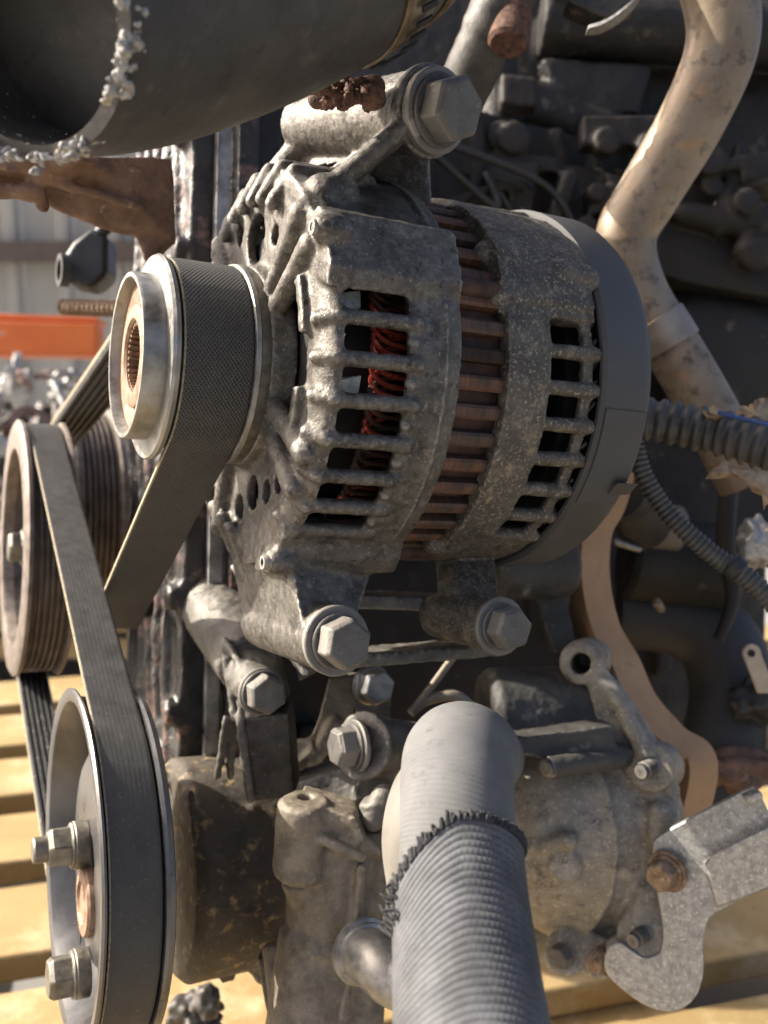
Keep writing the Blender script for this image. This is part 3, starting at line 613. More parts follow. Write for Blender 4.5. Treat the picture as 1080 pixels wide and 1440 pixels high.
build(arev(MB(), sc([(-29, 71), (-10, 68), (-8, 60), (-10, 30), (-20, 26), (-20, .1), (-4, .1), (-4, 71)]), 80, c=c1), 'dish', 'pul_groove', lp, sharp=35)
bolt(lp, c1 + EA * LF(-20), -EA, 9, 8, 12, 2.4, 'steel_dark', name='hub_bolt')
c3 = AP(0, -450, -57)
rp2 = thing('ribbed_pulley', 'bare multi ribbed pulley behind the brown rimmed pulley', 'pulley', AP(20, -450, -144))
build(arev(MB(), [(4, 60), (4, 84), (6, 87.5), (9, 88), (11, 86)] + groovedprof(12, 37, 86.5, 5.5, 6) + [(38, 86), (39, 90), (43, 90), (44, 86), (44, 60)], 120, c=c3), 'rim', 'pul_pink', rp2, sharp=35)
build(arev(MB(), [(5, 61), (5, .1), (40, .1), (40, 61)], 60, c=c3), 'disc', 'pul_pink', rp2)

# ================================================================== UPPER LEFT: duct, rusty bracket, stud, connector
mb = MB(); ZD = 0
dp = spline([(T(8, -6, 196), 33.2), (T(165, -14, 222), 36.), (T(330, -52, 240), 36.), (T(470, -100, 254), 33.5), (T(600, -180, 276), 30.5), (T(740, -310, 312), 29.)], 12)
ip = [(p, r - 3.4) for p, r in dp]
out = MB().tube(dp, 64, caps=False, mod=lambda i, j, a: .35 * noise.noise(Vector((i * .12, math.cos(a) * 2, math.sin(a) * 2))))
duct = thing('air_duct', 'big black rubber air duct crossing the top left corner', 'duct', T(300, 60, 280))
n_ = len(out.v); inner = MB().tube(ip, 64, caps=False); out.add(inner.v, inner.f)
for j in range(64): out.f.append((j, (j + 1) % 64, n_ + (j + 1) % 64, n_ + j))
build(out, 'hose_wall', 'rubber', duct)
lq = dp[8]; build(MB().lathe(lq[0], (dp[9][0] - dp[8][0]), [(-.5, .1), (-1.5, lq[1] * .5), (0, lq[1] * .96), (2, lq[1] * .96), (2, .1)], 48), 'inner_liner', 'rubber', duct)
dir0 = (dp[1][0] - dp[0][0]).normalized(); X0, Y0 = perp(dir0); cr = MB(); rc = random.Random(11)
for k in range(900):
    a = rc.uniform(0, 2 * math.pi); big = .5 + .5 * noise.noise(Vector((math.cos(a) * 3, math.sin(a) * 3, 1)))
    if k < 600 and big < .3: continue
    if k < 600: rr = rc.gauss(32.6, .8); l = rc.gauss(.6, 2.0 + big); z = rc.uniform(.45, .8 + 1.2 * big)
    else: rr = 29.7; l = abs(rc.gauss(2, 9)); z = rc.uniform(.15, .45)
    cr.blob(dp[0][0] + dir0 * l + (X0 * math.cos(a) + Y0 * math.sin(a)) * rr, (z, z * rc.uniform(.5, 1.1), z * rc.uniform(.6, 1.3)), .7, 2.4, 5 if z < .6 else 7, k)
o = melt(cr, 'mouth_crust', 'crud', duct, vox=.33, smooth=1, amp=((1.6, .6), (.6, .3))); o['kind'] = 'stuff'
k0 = next(i for i, q in enumerate(dp) if (q[0] - CAM).dot(RT) / (q[0] - CAM).dot(FW) * F + 540 > 440)
cb = [(dp[i][0], dp[i][1] + 1.0) for i in range(k0, k0 + 5)]
build(MB().tube(cb, 72, caps=False), 'clamp_band', 'clamp', duct).modifiers.new('solid', 'SOLIDIFY').thickness = .0012
sl_ = MB(); dcl = (cb[4][0] - cb[0][0]).normalized(); xc, yc = perp(dcl); mid = cb[2][0]
for k in range(44):
    a = 2 * math.pi * k / 44; rd = xc * math.cos(a) + yc * math.sin(a); tg = dcl.cross(rd)
    sl_.box(mid + rd * (cb[2][1] + 1.5), tg * 1.1 + dcl * .5, dcl * 3.2, rd * .35)
build(sl_, 'slot_shade_bars', 'dark', duct, flat=True)  # black bars on the band paint the shade inside its slots
e0 = [(dp[i][0], dp[i][1] + 1.4) for i in range(k0 + 6, k0 + 9)]; build(MB().tube(e0, 64, caps=False), 'end_collar', 'clamp', duct).modifiers.new('solid', 'SOLIDIFY').thickness = .0015
mb = MB()
mb.prism([T(-60, 205, 330), T(120, 218, 330), T(240, 220, 345), T(245, 335, 350), T(205, 372, 352), T(188, 330, 350), T(140, 318, 345), T(60, 285, 338), T(-60, 262, 330)], FW * 5)
mb.prism([T(-60, 205, 320), T(130, 220, 320), T(150, 235, 330), T(60, 250, 326), T(-60, 222, 318)], FW * 16)
mb.cap(T(-60, 266, 326), T(54, 270, 330), 3.0); mb.cap(T(54, 268, 330), T(60, 290, 334), 2.4); mb.cap(T(60, 250, 328), T(200, 292, 340), 2.2, 1.6)
tag(melt(mb, 'engine_mount_bracket', 'bracket_rust', vox=1.0, smooth=4, amp=((6, .5), (2, .25))), 'brown rusty folded bracket just under the air duct', 'bracket')
mb = MB(); p = T(88, 432, 520); q = T(240, 436, 480); n = 26
mb.lathe(p, q - p, [(0, 2.2), (.6, 3.6)] + [((q - p).length * .62 * k / n + 1, 3.2 if k % 2 else 4.6) for k in range(n)] + [((q - p).length * .63 + 2, 4.2), ((q - p).length, 4.2)], 20)
tag(build(mb, 'threaded_stud', 'bolt_rust', sharp=60), 'bare threaded stud pointing left above the ribbed pulley', 'stud')
cn = thing('wiring_connector', 'black plastic connector plug beside the rusty bracket at left', 'connector', T(110, 400, 520))
build(MB().prism([T(84, 366, 520), T(100, 340, 522), T(128, 318, 525), T(150, 330, 525), T(150, 385, 522), T(128, 404, 520), T(98, 398, 520), T(82, 384, 520)], FW * 22), 'plug_body', 'plastic_blk', cn, bevel=3)
build(MB().lathe(T(88, 380, 515), -RT - FW * .6, [(-3, 9), (2, 9), (2, 6), (-1, 6)], 24, closed=True), 'plug_collar', 'plastic_blk', cn)
build(MB().tube(spline([(T(140, 330, 528), 4.), (T(165, 310, 530), 4.), (T(200, 330, 545), 4.)], 6), 12), 'cable_boot', 'plastic_blk', cn)
rf = MB()
for k in range(40): rf.blob(T(rc.uniform(444, 520), rc.uniform(112, 144) + (0 if k % 3 else 7), rc.uniform(282, 292)), (rc.uniform(1.2, 3.2), rc.uniform(1, 2.4), rc.uniform(1, 2.4)), .6, 2, 9, k)
rf.blob(T(524, 136, 286), (4.2, 4.2, 4.2), .15, seed=3); rf.cap(T(446, 140, 292), T(526, 122, 287), 3.0, 3.6)
tag(build(rf, 'rusted_hose_stub', 'rust'), 'crumbling rust lump hanging over the upper pivot boss', 'rust lump')

# ================================================================== UPPER RIGHT: pipe, hook plate, plug, conduits
pp = thing('coolant_pipe', 'tan heat stained metal pipe bending down on the right', 'pipe', T(1000, 640, 440))
pth = spline([(T(960, -150, 400), 16.5), (T(1004, -40, 406), 16.2), (T(1016, 60, 412), 15.8), (T(975, 165, 420), 15.2), (T(915, 268, 430), 14.6), (T(880, 335, 436), 14.2), (T(897, 410, 440), 13.6), (T(940, 480, 440), 13.2), (T(990, 565, 440), 13.2), (T(1050, 680, 440), 13.2)], 10)
build(MB().tube(pth, 36), 'pipe_body', 'pipe', pp)
mi = [i for i, q in enumerate(pth) if 452 < 720 - (q[0] - CAM).dot(UP) / (q[0] - CAM).dot(FW) * F < 486]
mi = list(range(mi[0] - 1, mi[-1] + 2)); build(MB().tube([(pth[i][0], pth[i][1] + 1.1) for i in mi], 40), 'collar', 'collar', pp, sharp=30, bevel=.3)
hk = MB().tube(spline([(T(770, -40, 400), 1.), (T(800, 2, 398), 1.), (T(850, 26, 395), 1.), (T(900, 5, 392), 1.), (T(930, -40, 392), 1.)], 8), 8)
hp = spline([(T(826, 40, 392),), (T(850, 34, 391),), (T(880, 14, 390),), (T(905, -14, 390),), (T(915, -50, 390),)], 6)
rr_ = []
for i, (p,) in enumerate(hp): wdt = 6.2 * (.45 + .55 * min(1, i / 12)); rr_.append([p - FW * wdt, p + FW * wdt, p + FW * wdt - UP * 1.6 - RT * .4, p - FW * wdt - UP * 1.6 - RT * .4])
pk = thing('lifting_hook', 'dark bracket with a pale curved lip at the top right', 'hook', T(860, 20, 400))
build(MB().rings(rr_), 'curved_lip', 'galv', pk, bevel=.4)
build(MB().prism([T(770, -60, 402), T(915, -60, 402), T(895, 5, 402), T(850, 24, 402), T(800, 2, 402)], FW * 14), 'hook_plate', 'block', pk, bevel=1)
pg = thing('oil_tube', 'dark tube with a rusty plug above the upper bolt', 'tube', T(690, 60, 400))
build(MB().tube(spline([(T(640, 150, 430), 12.), (T(672, 80, 415), 12.), (T(700, 20, 408), 13.), (T(740, -60, 410), 13.)], 8), 24, mod=lambda i, j, a: .8 * noise.noise(Vector((i * .5, math.cos(a) * 2, math.sin(a) * 2)))), 'tube_body', 'cast_black', pg)
build(MB().cyl(T(712, 64, 398), T(722, 18, 404), 8.5, 8.5, 24, 1.5), 'plug', 'rust', pg)
def conduit(mb, pts, pitch, amp, seg=28):
    ps = [(p, r) for p, r in spline(pts, 60)]; acc = 0; out_ = []
    L = [0]
    for i in range(1, len(ps)): L.append(L[-1] + (ps[i][0] - ps[i - 1][0]).length)
    N_ = int(L[-1] / pitch * 8); j = 0; res = []
    for k in range(N_):
        l = L[-1] * k / (N_ - 1)
        while j < len(L) - 2 and L[j + 1] < l: j += 1
        t = (l - L[j]) / max(1e-6, L[j + 1] - L[j]); p = ps[j][0].lerp(ps[j + 1][0], t); r = ps[j][1] * (1 - t) + ps[j + 1][1] * t
        s = math.sin(2 * math.pi * l / pitch); res.append((p, r + amp * max(-.7, min(.7, s * 1.3)) / .7))
    return mb.tube(res, seg)
c5 = thing('wiring_conduit', 'thick black corrugated conduit leaving the alternator cover at right', 'conduit', T(1000, 640, 375))
build(conduit(MB(), [(T(890, 588, 392), 8.4), (T(930, 592, 388), 8.6), (T(1000, 606, 380), 9.), (T(1060, 622, 370), 9.4), (T(1140, 650, 358), 9.6)], 5.2, .75), 'corrugated_tube', 'conduit', c5, sharp=70)
build(MB().tube(spline([(T(1010, 580, 366), .9), (T(1040, 588, 362), .9), (T(1075, 596, 356), .9), (T(1120, 604, 352), .9)], 6), 10), 'blue_wire', 'blue', c5)
for k, pg_ in enumerate(([(1030, 592), (1040, 570), (1052, 574), (1066, 560), (1100, 566), (1100, 615), (1036, 606)], [(985, 582), (1006, 572), (1030, 585), (1024, 592), (1000, 590)], [(990, 672), (1018, 650), (1042, 662), (1038, 670)],
                         [(1026, 658), (1100, 664), (1102, 712), (1086, 700), (1074, 716), (1074, 696), (1058, 690), (1046, 676)])):
    z = (370, 372, 356, 350)[k]; cx = sum(p[0] for p in pg_) / len(pg_); cy = sum(p[1] for p in pg_) / len(pg_)
    mb = MB(); ring_ = []
    for i in range(len(pg_)):
        a_, b_ = pg_[i], pg_[(i + 1) % len(pg_)]
        for s in range(4):
            t = s / 4; u = a_[0] + (b_[0] - a_[0]) * t + rc.uniform(-2.2, 2.2); v = a_[1] + (b_[1] - a_[1]) * t + rc.uniform(-2.2, 2.2); ring_.append(T(u, v, z + rc.uniform(-2, 2)))
    mb.v = [T(cx, cy, z - 2)] + ring_; m_ = len(ring_); mb.f = [(0, 1 + i, 1 + (i + 1) % m_) for i in range(m_)]
    o = build(mb, 'torn_tape', 'tape', c5, recalc=False); o.modifiers.new('solid', 'SOLIDIFY').thickness = .0006
tag(build(conduit(MB(), [(T(892, 620, 392), 3.6), (T(905, 668, 390), 3.7), (T(940, 722, 388), 3.8), (T(1000, 778, 384), 4.0), (T(1050, 812, 380), 4.2), (T(1110, 870, 376), 4.4)], 2.3, .3, 20), 'small_conduit', 'conduit', sharp=70), 'thin dark corrugated conduit curving down at the right edge', 'conduit')
tag(build(MB().tube([(T(1028, 792, 381), 5.2), (T(1040, 804, 380), 5.2)], 20), 'cable_tie', 'plastic_blk', bevel=.4), 'black tie band wrapped around the thin corrugated conduit', 'cable tie')

# tan curved shroud plate
sp_ = spline([(T(880, 640, 452),), (T(862, 705, 448),), (T(842, 745, 445),), (T(838, 810, 442),), (T(852, 880, 438),), (T(880, 930, 434),), (T(905, 985, 430),), (T(945, 1030, 426),), (T(982, 1056, 422),), (T(990, 1090, 420),), (T(978, 1150, 420),), (T(960, 1240, 420),)], 8)
rr_ = []
for i, (p,) in enumerate(sp_):
    a_ = sp_[max(0, i - 1)][0]; b_ = sp_[min(len(sp_) - 1, i + 1)][0]; d = (b_ - a_).normalized()
    wv_ = (RT * .93 + FW * .36); wv_ = (wv_ - d * wv_.dot(d)).normalized(); nn = d.cross(wv_).normalized(); nn = nn if nn.dot(FW) > 0 else -nn
    rr_.append([p - wv_ * 8, p + wv_ * 8, p + wv_ * 8 + nn * 2.2, p - wv_ * 5.8 + nn * 2.2, p - wv_ * 5.8 + nn * 16, p - wv_ * 8 + nn * 16])
tag(build(MB().rings(rr_), 'plastic_shroud', 'tanplate', sharp=50, bevel=.8), 'smooth tan curved plastic shroud edge right of the pump casting', 'shroud')
# other dark things at right
tag(build(MB().tube(spline([(T(870, 860, 560), 22.), (T(950, 868, 555), 23.), (T(1010, 905, 545), 24.), (T(1030, 975, 535), 24.), (T(1015, 1050, 525), 23.), (T(985, 1160, 520), 22.)], 10), 30), 'coolant_hose', 'blackhose'), 'matt black coolant hose bending down at the lower right', 'hose')
tg = MB(); pts = []
for k in range(17):
    a = math.pi * k / 16; pts.append(T(1058 - 13 * math.cos(a) , 920 - 14 * math.sin(a), 470))
pts += [T(1092, 975, 472), T(1066, 975, 472)]
tag_o = thing('metal_tag', 'small pale beige tag with a round hole at right', 'tag', T(1070, 970, 470))
build(tg.prism(pts, FW * 2), 'tag_plate', 'tag', tag_o, bevel=.5)
build(MB().lathe(T(1057, 919, 469.6), -FW, [(-2.4, 1.9), (.2, 1.9), (.2, .05)], 16), 'hole_shade_plug', 'dark', tag_o)  # black plug in the plate stands for the hole's darkness
dk = thing('starter_motor', 'dark starter motor body in shadow behind the thin conduit', 'starter motor', T(930, 830, 520))
build(MB().cyl(T(880, 780, 540), T(1030, 800, 540), 26, 25, 36, 3), 'motor_body', 'bay', dk)
build(MB().cyl(T(885, 735, 520), T(960, 745, 520), 14, 13, 30, 2.5), 'solenoid', 'cast_black', dk)
build(MB().cap(T(868, 762, 505), T(898, 772, 505), 2.2, 2.0), 'terminal_bar', 'bolt_clean', dk)
build(MB().cap(T(924, 848, 500), T(930, 856, 500), 2.6, 2.2), 'terminal_nut', 'bolt_rust', dk)
build(MB().tube(spline([(T(870, 690, 470), 14.), (T(890, 700, 490), 15.), (T(905, 740, 515), 15.)], 6), 20), 'rubber_boot', 'rubber', dk)
lv = MB(); lv.tube(spline([(T(1025, 690, 500), 5.), (T(1020, 760, 500), 5.), (T(1030, 840, 500), 4.), (T(1010, 900, 500), 3.)], 6), 14)
tag(build(lv, 'brake_line', 'bay_brown'), 'brown tube hanging behind the conduits at the right edge', 'tube')
for k, (u, v, z, rx, ry, mk, lab) in enumerate(((1064, 765, 470, 9, 14, 'galv', 'bright crumpled metal fitting at the right edge beside the thin conduit'), (1068, 985, 500, 16, 12, 'plastic_blk', 'black plastic lump under the pale beige tag'),
        (1060, 1030, 520, 14, 26, 'tape', 'tan paper scrap low at the right edge'), (1040, 1085, 500, 20, 12, 'bracket_rust', 'brown rusty lump above the galvanised bracket'))):
    tag(melt(MB().blob(T(u, v, z), (rx, ry, 10), .5, 1.8, seed=k + 3).blob(T(u + 12, v - 8, z), (rx * .6, ry * .5, 8), .5, 2, seed=k + 9).box(T(u, v, z - 4), RT * rx * .8 + UP * 3, UP * ry * .4, FW * 4), 'loose_fitting', mk, vox=1.2), lab, 'fitting')
for k in range(4):
    tag(build(MB().tube(spline([(T(1000 + 18 * k, 950 + 30 * k, 540), 3.), (T(1040 + 10 * k, 1000 + 22 * k, 520), 3.), (T(1100, 1020 + 26 * k, 510), 3.)], 6), 10), 'loose_rod', ('bay_brown', 'scrap_dark', 'bracket_rust', 'bay')[k]), 'thin loose rod in the dim clutter at the lower right', 'rod', 'thin rods in the clutter at lower right')

# ================================================================== LOWER SUPPORT BRACKET
sb = thing('support_bracket', 'black cast support bracket under the alternator with hex bolts', 'bracket', T(400, 1120, 380))
mb = MB()
mb.cyl(T(292, 842, 430), T(352, 935, 372), 15.5, 13, 32, 1.5); mb.cyl(T(320, 900, 400), T(366, 970, 352), 9, 9, 30, 1)
mb.prism([T(318, 900, 372), T(350, 905, 372), T(385, 935, 366), T(400, 990, 362), T(345, 1015, 362), T(330, 1005, 364)], FW * 26)
mb.cap(T(316, 900, 366), T(345, 945, 356), 1.6); mb.cap(T(314, 905, 366), T(330, 1010, 358), 1.6); mb.cap(T(345, 945, 356), T(338, 1012, 355), 1.6); mb.cap(T(338, 1012, 355), T(352, 1122, 357), 2.0)
mb.cap(T(318, 1010, 372), T(306, 1092, 378), 1.6); mb.cap(T(328, 1010, 372), T(324, 1092, 378), 1.6)
mb.prism([T(398, 860, 372), T(450, 850, 372), T(470, 930, 372), T(420, 960, 372)], FW * 30)
mb.box(T(600, 846, 362), T(700, 850, 370) - T(600, 846, 362), UP * 2.6, FW * 12); mb.box(T(600, 916, 362), T(700, 908, 370) - T(600, 916, 362), UP * 2.4, FW * 12)
mb.cyl(T(520, 962, 410), T(524, 960, 380), 7.2, 7.2, 26, .6); mb.prism([T(498, 975, 384), T(550, 970, 384), T(548, 1015, 384), T(500, 1015, 384)], FW * 24)
mb.cyl(T(672, 872, 372), T(690, 880, 345), 9.5, 9.5, 26, .8)
melt(mb, 'bracket_casting', 'cast_grey', sb, vox=.9, smooth=3, amp=((4, .4), (1.4, .25)))
mb = MB(); mb.prism([T(326, 780, 366), T(350, 800, 360), T(440, 935, 322), T(432, 952, 322), T(415, 940, 326), T(330, 812, 362)], FW * 9)
mb.cap(T(330, 798, 364), T(428, 944, 320), 1.6)
melt(mb, 'edge_strap', 'cast', sb, vox=.8, smooth=2, amp=((2, .2),))
melt(MB().prism([T(345, 1010, 355), T(404, 1004, 355), T(414, 1122, 360), T(352, 1128, 360)], FW * 26), 'post', 'cast_black', sb, vox=.8, smooth=2, amp=((4, .3), (1.4, .25)))
bolt(sb, T(366, 972, 351), EN, 7.6, 8, 9, 2, rot=.5, name='bracket_bolt', label='hex bolt at the left foot of the support bracket')
bolt(sb, T(520, 962, 379), EN, 7.4, 8, 8.4, 1.8, 'bolt_clean', rot=.2, name='bracket_bolt', label='pale hex bolt at the middle of the support bracket')
mb = MB(); mb.prism([T(462, 955, 398), T(504, 948, 398), T(496, 1010, 398), T(478, 1030, 398), T(470, 1050, 396), T(448, 1078, 394), T(405, 1088, 394), T(399, 1048, 394), T(436, 1040, 396), T(448, 1012, 398)], FW * 7)
mb.cap(T(470, 1020, 396), T(440, 1072, 392), 4, 3.4); mb.prism([T(398, 1046, 392), T(440, 1040, 392), T(440, 1058, 388), T(404, 1088, 388)], FW * 5)
tag(melt(mb, 'steel_lever', 'cast_pump', vox=.8, smooth=3, amp=((2.5, .2),)), 'pale bent steel lever between the two lower bracket bolts', 'lever')
tag(build(MB().tube(spline([(T(640, 920, 384), 1.6), (T(605, 968, 380), 1.6), (T(578, 1002, 378), 1.8), (T(600, 985, 380), 2.2), (T(640, 978, 380), 2.4), (T(668, 1000, 384), 2.4)], 8), 12), 'wire_clip', 'cast_brown'), 'thin bent wire clip above the braided hose tip', 'wire')

# ================================================================== PUMP BODY, FILTER HOUSING
pb = thing('water_pump', 'soil caked dark pump body behind the large lower left pulley', 'pump', T(310, 1370, 430))
mb = MB(); cc = T(238, 1222, 398) - EA * 4
mb.lathe(cc, EA, [(4, 30), (4, 42), (8, 46), (56, 46), (60, 44), (82, 43), (82, 20)], 60)
mb.lathe(cc, EA, [(44, 46), (44, 47.5), (46, 47.5), (46, 46)], 60)
mb.prism([T(262, 1350, 400), T(330, 1362, 405), T(330, 1372, 405), T(285, 1376, 402)], FW * 20); mb.prism([T(300, 1360, 405), T(332, 1360, 405), T(330, 1380, 405), T(312, 1384, 405)], FW * 16); mb.blob(T(372, 1362, 420), (8, 6, 8), .4, seed=2)
mb.prism([T(225, 1082, 400), T(400, 1066, 420), T(402, 1090, 418), T(225, 1108, 396)], FW * 34)
mb.cap(T(268, 1115, 372), T(282, 1245, 366), 1.5)
for k in range(14): 
    a = rc.uniform(-60, 60); mb.blob(cc + EA * rc.uniform(8, 78) + (EN * math.cos(R(a)) + EU * math.sin(R(a))) * 45.6, (rc.uniform(1, 4), rc.uniform(1, 4), 1.4), .6, 2, 8, k)
melt(mb, 'pump_casting', 'cast_rust', pb, vox=1.0, smooth=4, amp=((9, .35), (2.4, .2)))
mb = MB()
for k in range(16): mb.blob(T(262 + rc.uniform(-18, 34), 1420 + rc.uniform(-16, 30), 470 + rc.uniform(-8, 8)), (rc.uniform(4, 9), rc.uniform(4, 8), 7), .4, 1.6, seed=k)
tag(melt(mb, 'dirty_sump_plug', 'cast_black', vox=1.1, amp=((3, .5),)), 'lumpy black plug beside the lower pulley at the bottom edge', 'plug')

fh = thing('filter_housing', 'upright cast aluminium filter housing left of the braided hose', 'housing', T(450, 1460, 330))
mb = MB(); cut = MB()
mb.cyl(T(480, 1156, 340), T(470, 1322, 340), 19.4, 18, 48, 2.5); mb.cap(T(470, 1150, 322), T(530, 1196, 326), 2.2)
mb.cyl(T(428, 1124, 324), T(424, 1230, 328), 9.4, 10.4, 32, 1.8); mb.cyl(T(428, 1225, 332), T(448, 1300, 340), 9, 8, 30, 1)
mb.prism([T(420, 1126, 322), T(500, 1150, 318), T(512, 1180, 318), T(490, 1215, 322), T(425, 1160, 326)], FW * 20 )
mb.cyl(T(462, 1308, 340), T(440, 1500, 332), 18, 19, 44, .5); mb.cyl(T(470, 1296, 338), T(466, 1326, 338), 17, 17.8, 44, 2)
mb.cap(T(508, 1222, 320), T(500, 1315, 322), 1.8); mb.cap(T(500, 1320, 322), T(478, 1460, 312), 1.8); mb.cap(T(452, 1180, 318), T(508, 1205, 318), 2)
mb.cyl(T(522, 1170, 344), T(514, 1310, 344), 9, 9, 26, 2); mb.cyl(T(515, 1320, 336), T(500, 1500, 330), 8.5, 9, 26)
mb.cyl(T(408, 1362, 345), T(412, 1500, 340), 5.5, 6, 22); mb.cyl(T(388, 1325, 352), T(402, 1440, 345), 5.5, 5.5, 22, 1)
mb.prism([T(360, 1350, 360), T(400, 1345, 360), T(400, 1480, 350), T(385, 1480, 350)], FW * 10)
cut.cyl(T(430, 1120, 326), T(429, 1150, 328), 2.6, seg=20)
melt(mb, 'housing_casting', 'cast_brown', fh, vox=.8, cut=cut, smooth=3, amp=((4, .3), (1.4, .22)))
vb = thing('valve_body', 'dusty cast valve body with a hex bolt facing left', 'valve', T(500, 1140, 350))
mb = MB(); mb.cyl(T(512, 1048, 340), T(600, 1060, 372), 11.4, 11.4, 32, 1); mb.cyl(T(508, 1048, 338), T(516, 1049, 341), 12.4, 12.4, 32, .5)
mb.prism([T(500, 1070, 345), T(545, 1040, 345), T(552, 1110, 345), T(520, 1145, 345), T(495, 1150, 345), T(500, 1100, 345)], FW * 18)
mb.prism([T(420, 1100, 352), T(500, 1075, 352), T(512, 1130, 346), T(430, 1135, 350)], FW * 20); mb.cyl(T(528, 1120, 332), T(540, 1150, 332), 7, 6, 24, 1)
mb.cap(T(546, 1030, 340), T(556, 1110, 345), 3); mb.cap(T(525, 1150, 330), T(540, 1122, 330), 5)
melt(mb, 'valve_casting', 'cast_grey', vb, vox=.8, smooth=3, amp=((4, .35), (1.4, .22)))
bolt(vb, T(506, 1048, 338), -EA, 7.4, 8.5, 9.4, 2, rot=.1, name='end_bolt')

el = thing('elbow_fitting', 'bright aluminium elbow between filter housing and braided hose', 'elbow', T(540, 1400, 300))
build(MB().tube(spline([(T(508, 1335, 316), 8.6), (T(530, 1355, 306), 9.), (T(560, 1378, 300), 9.), (T(620, 1392, 298), 9.)], 8), 32), 'elbow_tube', 'alu', el)
build(MB().lathe(T(506, 1334, 318), T(540, 1362, 304) - T(506, 1334, 318), [(0, 9), (.5, 11.2), (3, 11.4), (3.6, 10.4), (5, 10.2), (5.6, 9)], 36), 'flange', 'alu', el)

# ================================================================== PUMP COVER CASTING (lower right)
pc = thing('pump_cover', 'sandy grey domed pump cover casting at the lower right', 'pump cover', T(840, 1330, 400))
mb = MB(); cut = MB()
F0 = T(823, 1142, 438)
mb.lathe(F0, EA, [(6, 20), (6, 58), (5, 60), (-3, 60.5), (-4.5, 59), (-5.5, 53.5), (-12, 52.5), (-26, 49), (-40, 42.5), (-52, 33), (-58, 20), (-60, 4)], 110)
mb.lathe(F0, EA, [(-24, 50), (-25, 51.2), (-27, 51.2), (-28, 48)], 90, closed=True)
mb.cyl(T(816, 933, 402), T(832, 925, 440), 9.8, 10.2, 32, 1.5)
mb.cap(T(834, 946, 404), T(872, 990, 396), 3.4, 3.2); mb.cap(T(872, 990, 396), T(906, 1060, 388), 3.2, 4)
mb.prism([T(822, 935, 402), T(846, 930, 402), T(905, 1005, 394), T(938, 1072, 388), T(900, 1100, 392), T(850, 1085, 394), T(836, 1000, 400)], FW * 18)
mb.cyl(T(913, 1078, 386), T(928, 1076, 415), 10.5, 11, 32, 1.2); mb.cap(T(930, 1150, 388), T(930, 1165, 388), 8); mb.prism([T(905, 1092, 390), T(938, 1075, 388), T(958, 1110, 388), T(952, 1185, 384), T(920, 1190, 384)], FW * 18)
mb.cap(T(925, 1140, 385), T(925, 1150, 385), 4.4)
mb.cap(T(735, 1195, 392), T(800, 1182, 380), 4); mb.lathe(T(795, 1222, 380), -FW, [(-14, 8), (0, 7), (.8, 6), (.8, .1)], 24); mb.cap(T(745, 1270, 402), T(800, 1262, 392), 4)
mb.cyl(T(793, 1342, 396), T(805, 1335, 425), 9, 9.5, 28, 1); mb.cyl(T(838, 1345, 392), T(850, 1335, 425), 9, 9.5, 28, 1); mb.cyl(T(872, 1345, 386), T(880, 1330, 412), 8, 8.5, 26, 1)
mb.cyl(T(903, 1312, 381), T(914, 1306, 410), 10.5, 11, 30, 1.2); mb.cap(T(912, 1255, 388), T(900, 1310, 388), 7, 9)
cut.cyl(T(814, 934, 396), T(826, 928, 430), 4.8, seg=20)
melt(mb, 'cover_casting', 'cast_pump', pc, vox=1.0, cut=cut, smooth=4, amp=((9, .6), (3, .25), (1.2, .14)))
nk = MB()
nk.cyl(T(680, 1006, 412), T(858, 1002, 424), 21, 21, 40, 3)
nk.prism([T(720, 1040, 378), T(860, 1020, 386), T(872, 1060, 386), T(800, 1078, 382), T(768, 1070, 380), T(720, 1055, 376)], FW * 26)
nk.cyl(T(770, 1079, 374), T(880, 1062, 392), 4.2, 5.5, 22, .5)
nk.prism([T(790, 780, 440), T(812, 770, 440), T(800, 860, 440), T(815, 920, 430), T(780, 920, 430), T(760, 860, 440), T(735, 800, 440)], FW * 20)
nk.cyl(T(690, 800, 430), T(800, 790, 440), 16, 16, 30, 2)
melt(nk, 'inlet_neck', 'cast_neck', pc, vox=.9, smooth=4, amp=((8, .5), (2.5, .25), (1.1, .12)))
def stud(parent, u, v, z, ax, r, l, m='bolt'):
    o_ = T(u, v, z); pr = [(-3, r), (0, r)] + [(l * .75 * k / 14, r if k % 2 else r * .88) for k in range(1, 15)] + [(l * .78, r * .8), (l, r * .78), (l, .1)]
    ob = build(MB().lathe(o_, ax, pr, 20), 'stud', m, parent, sharp=60); return ob
sax = D(-.75, .1, -.65)
stud(pc, 916, 1078, 385, sax, 3.6, 8); stud(pc, 905, 1313, 380, sax, 3.4, 8)
stud(pc, 770, 1079, 373.5, sax, 3.6, 1.5, 'bolt_clean')
bolt(pc, T(794, 1342, 395), sax, 5.2, 5, 0, name='cover_bolt', rot=.3); bolt(pc, T(840, 1346, 391), D(.5, .25, -.8), 5.4, 5, 6.6, 1.2, 'bolt_rust', name='cover_bolt', rot=.6)

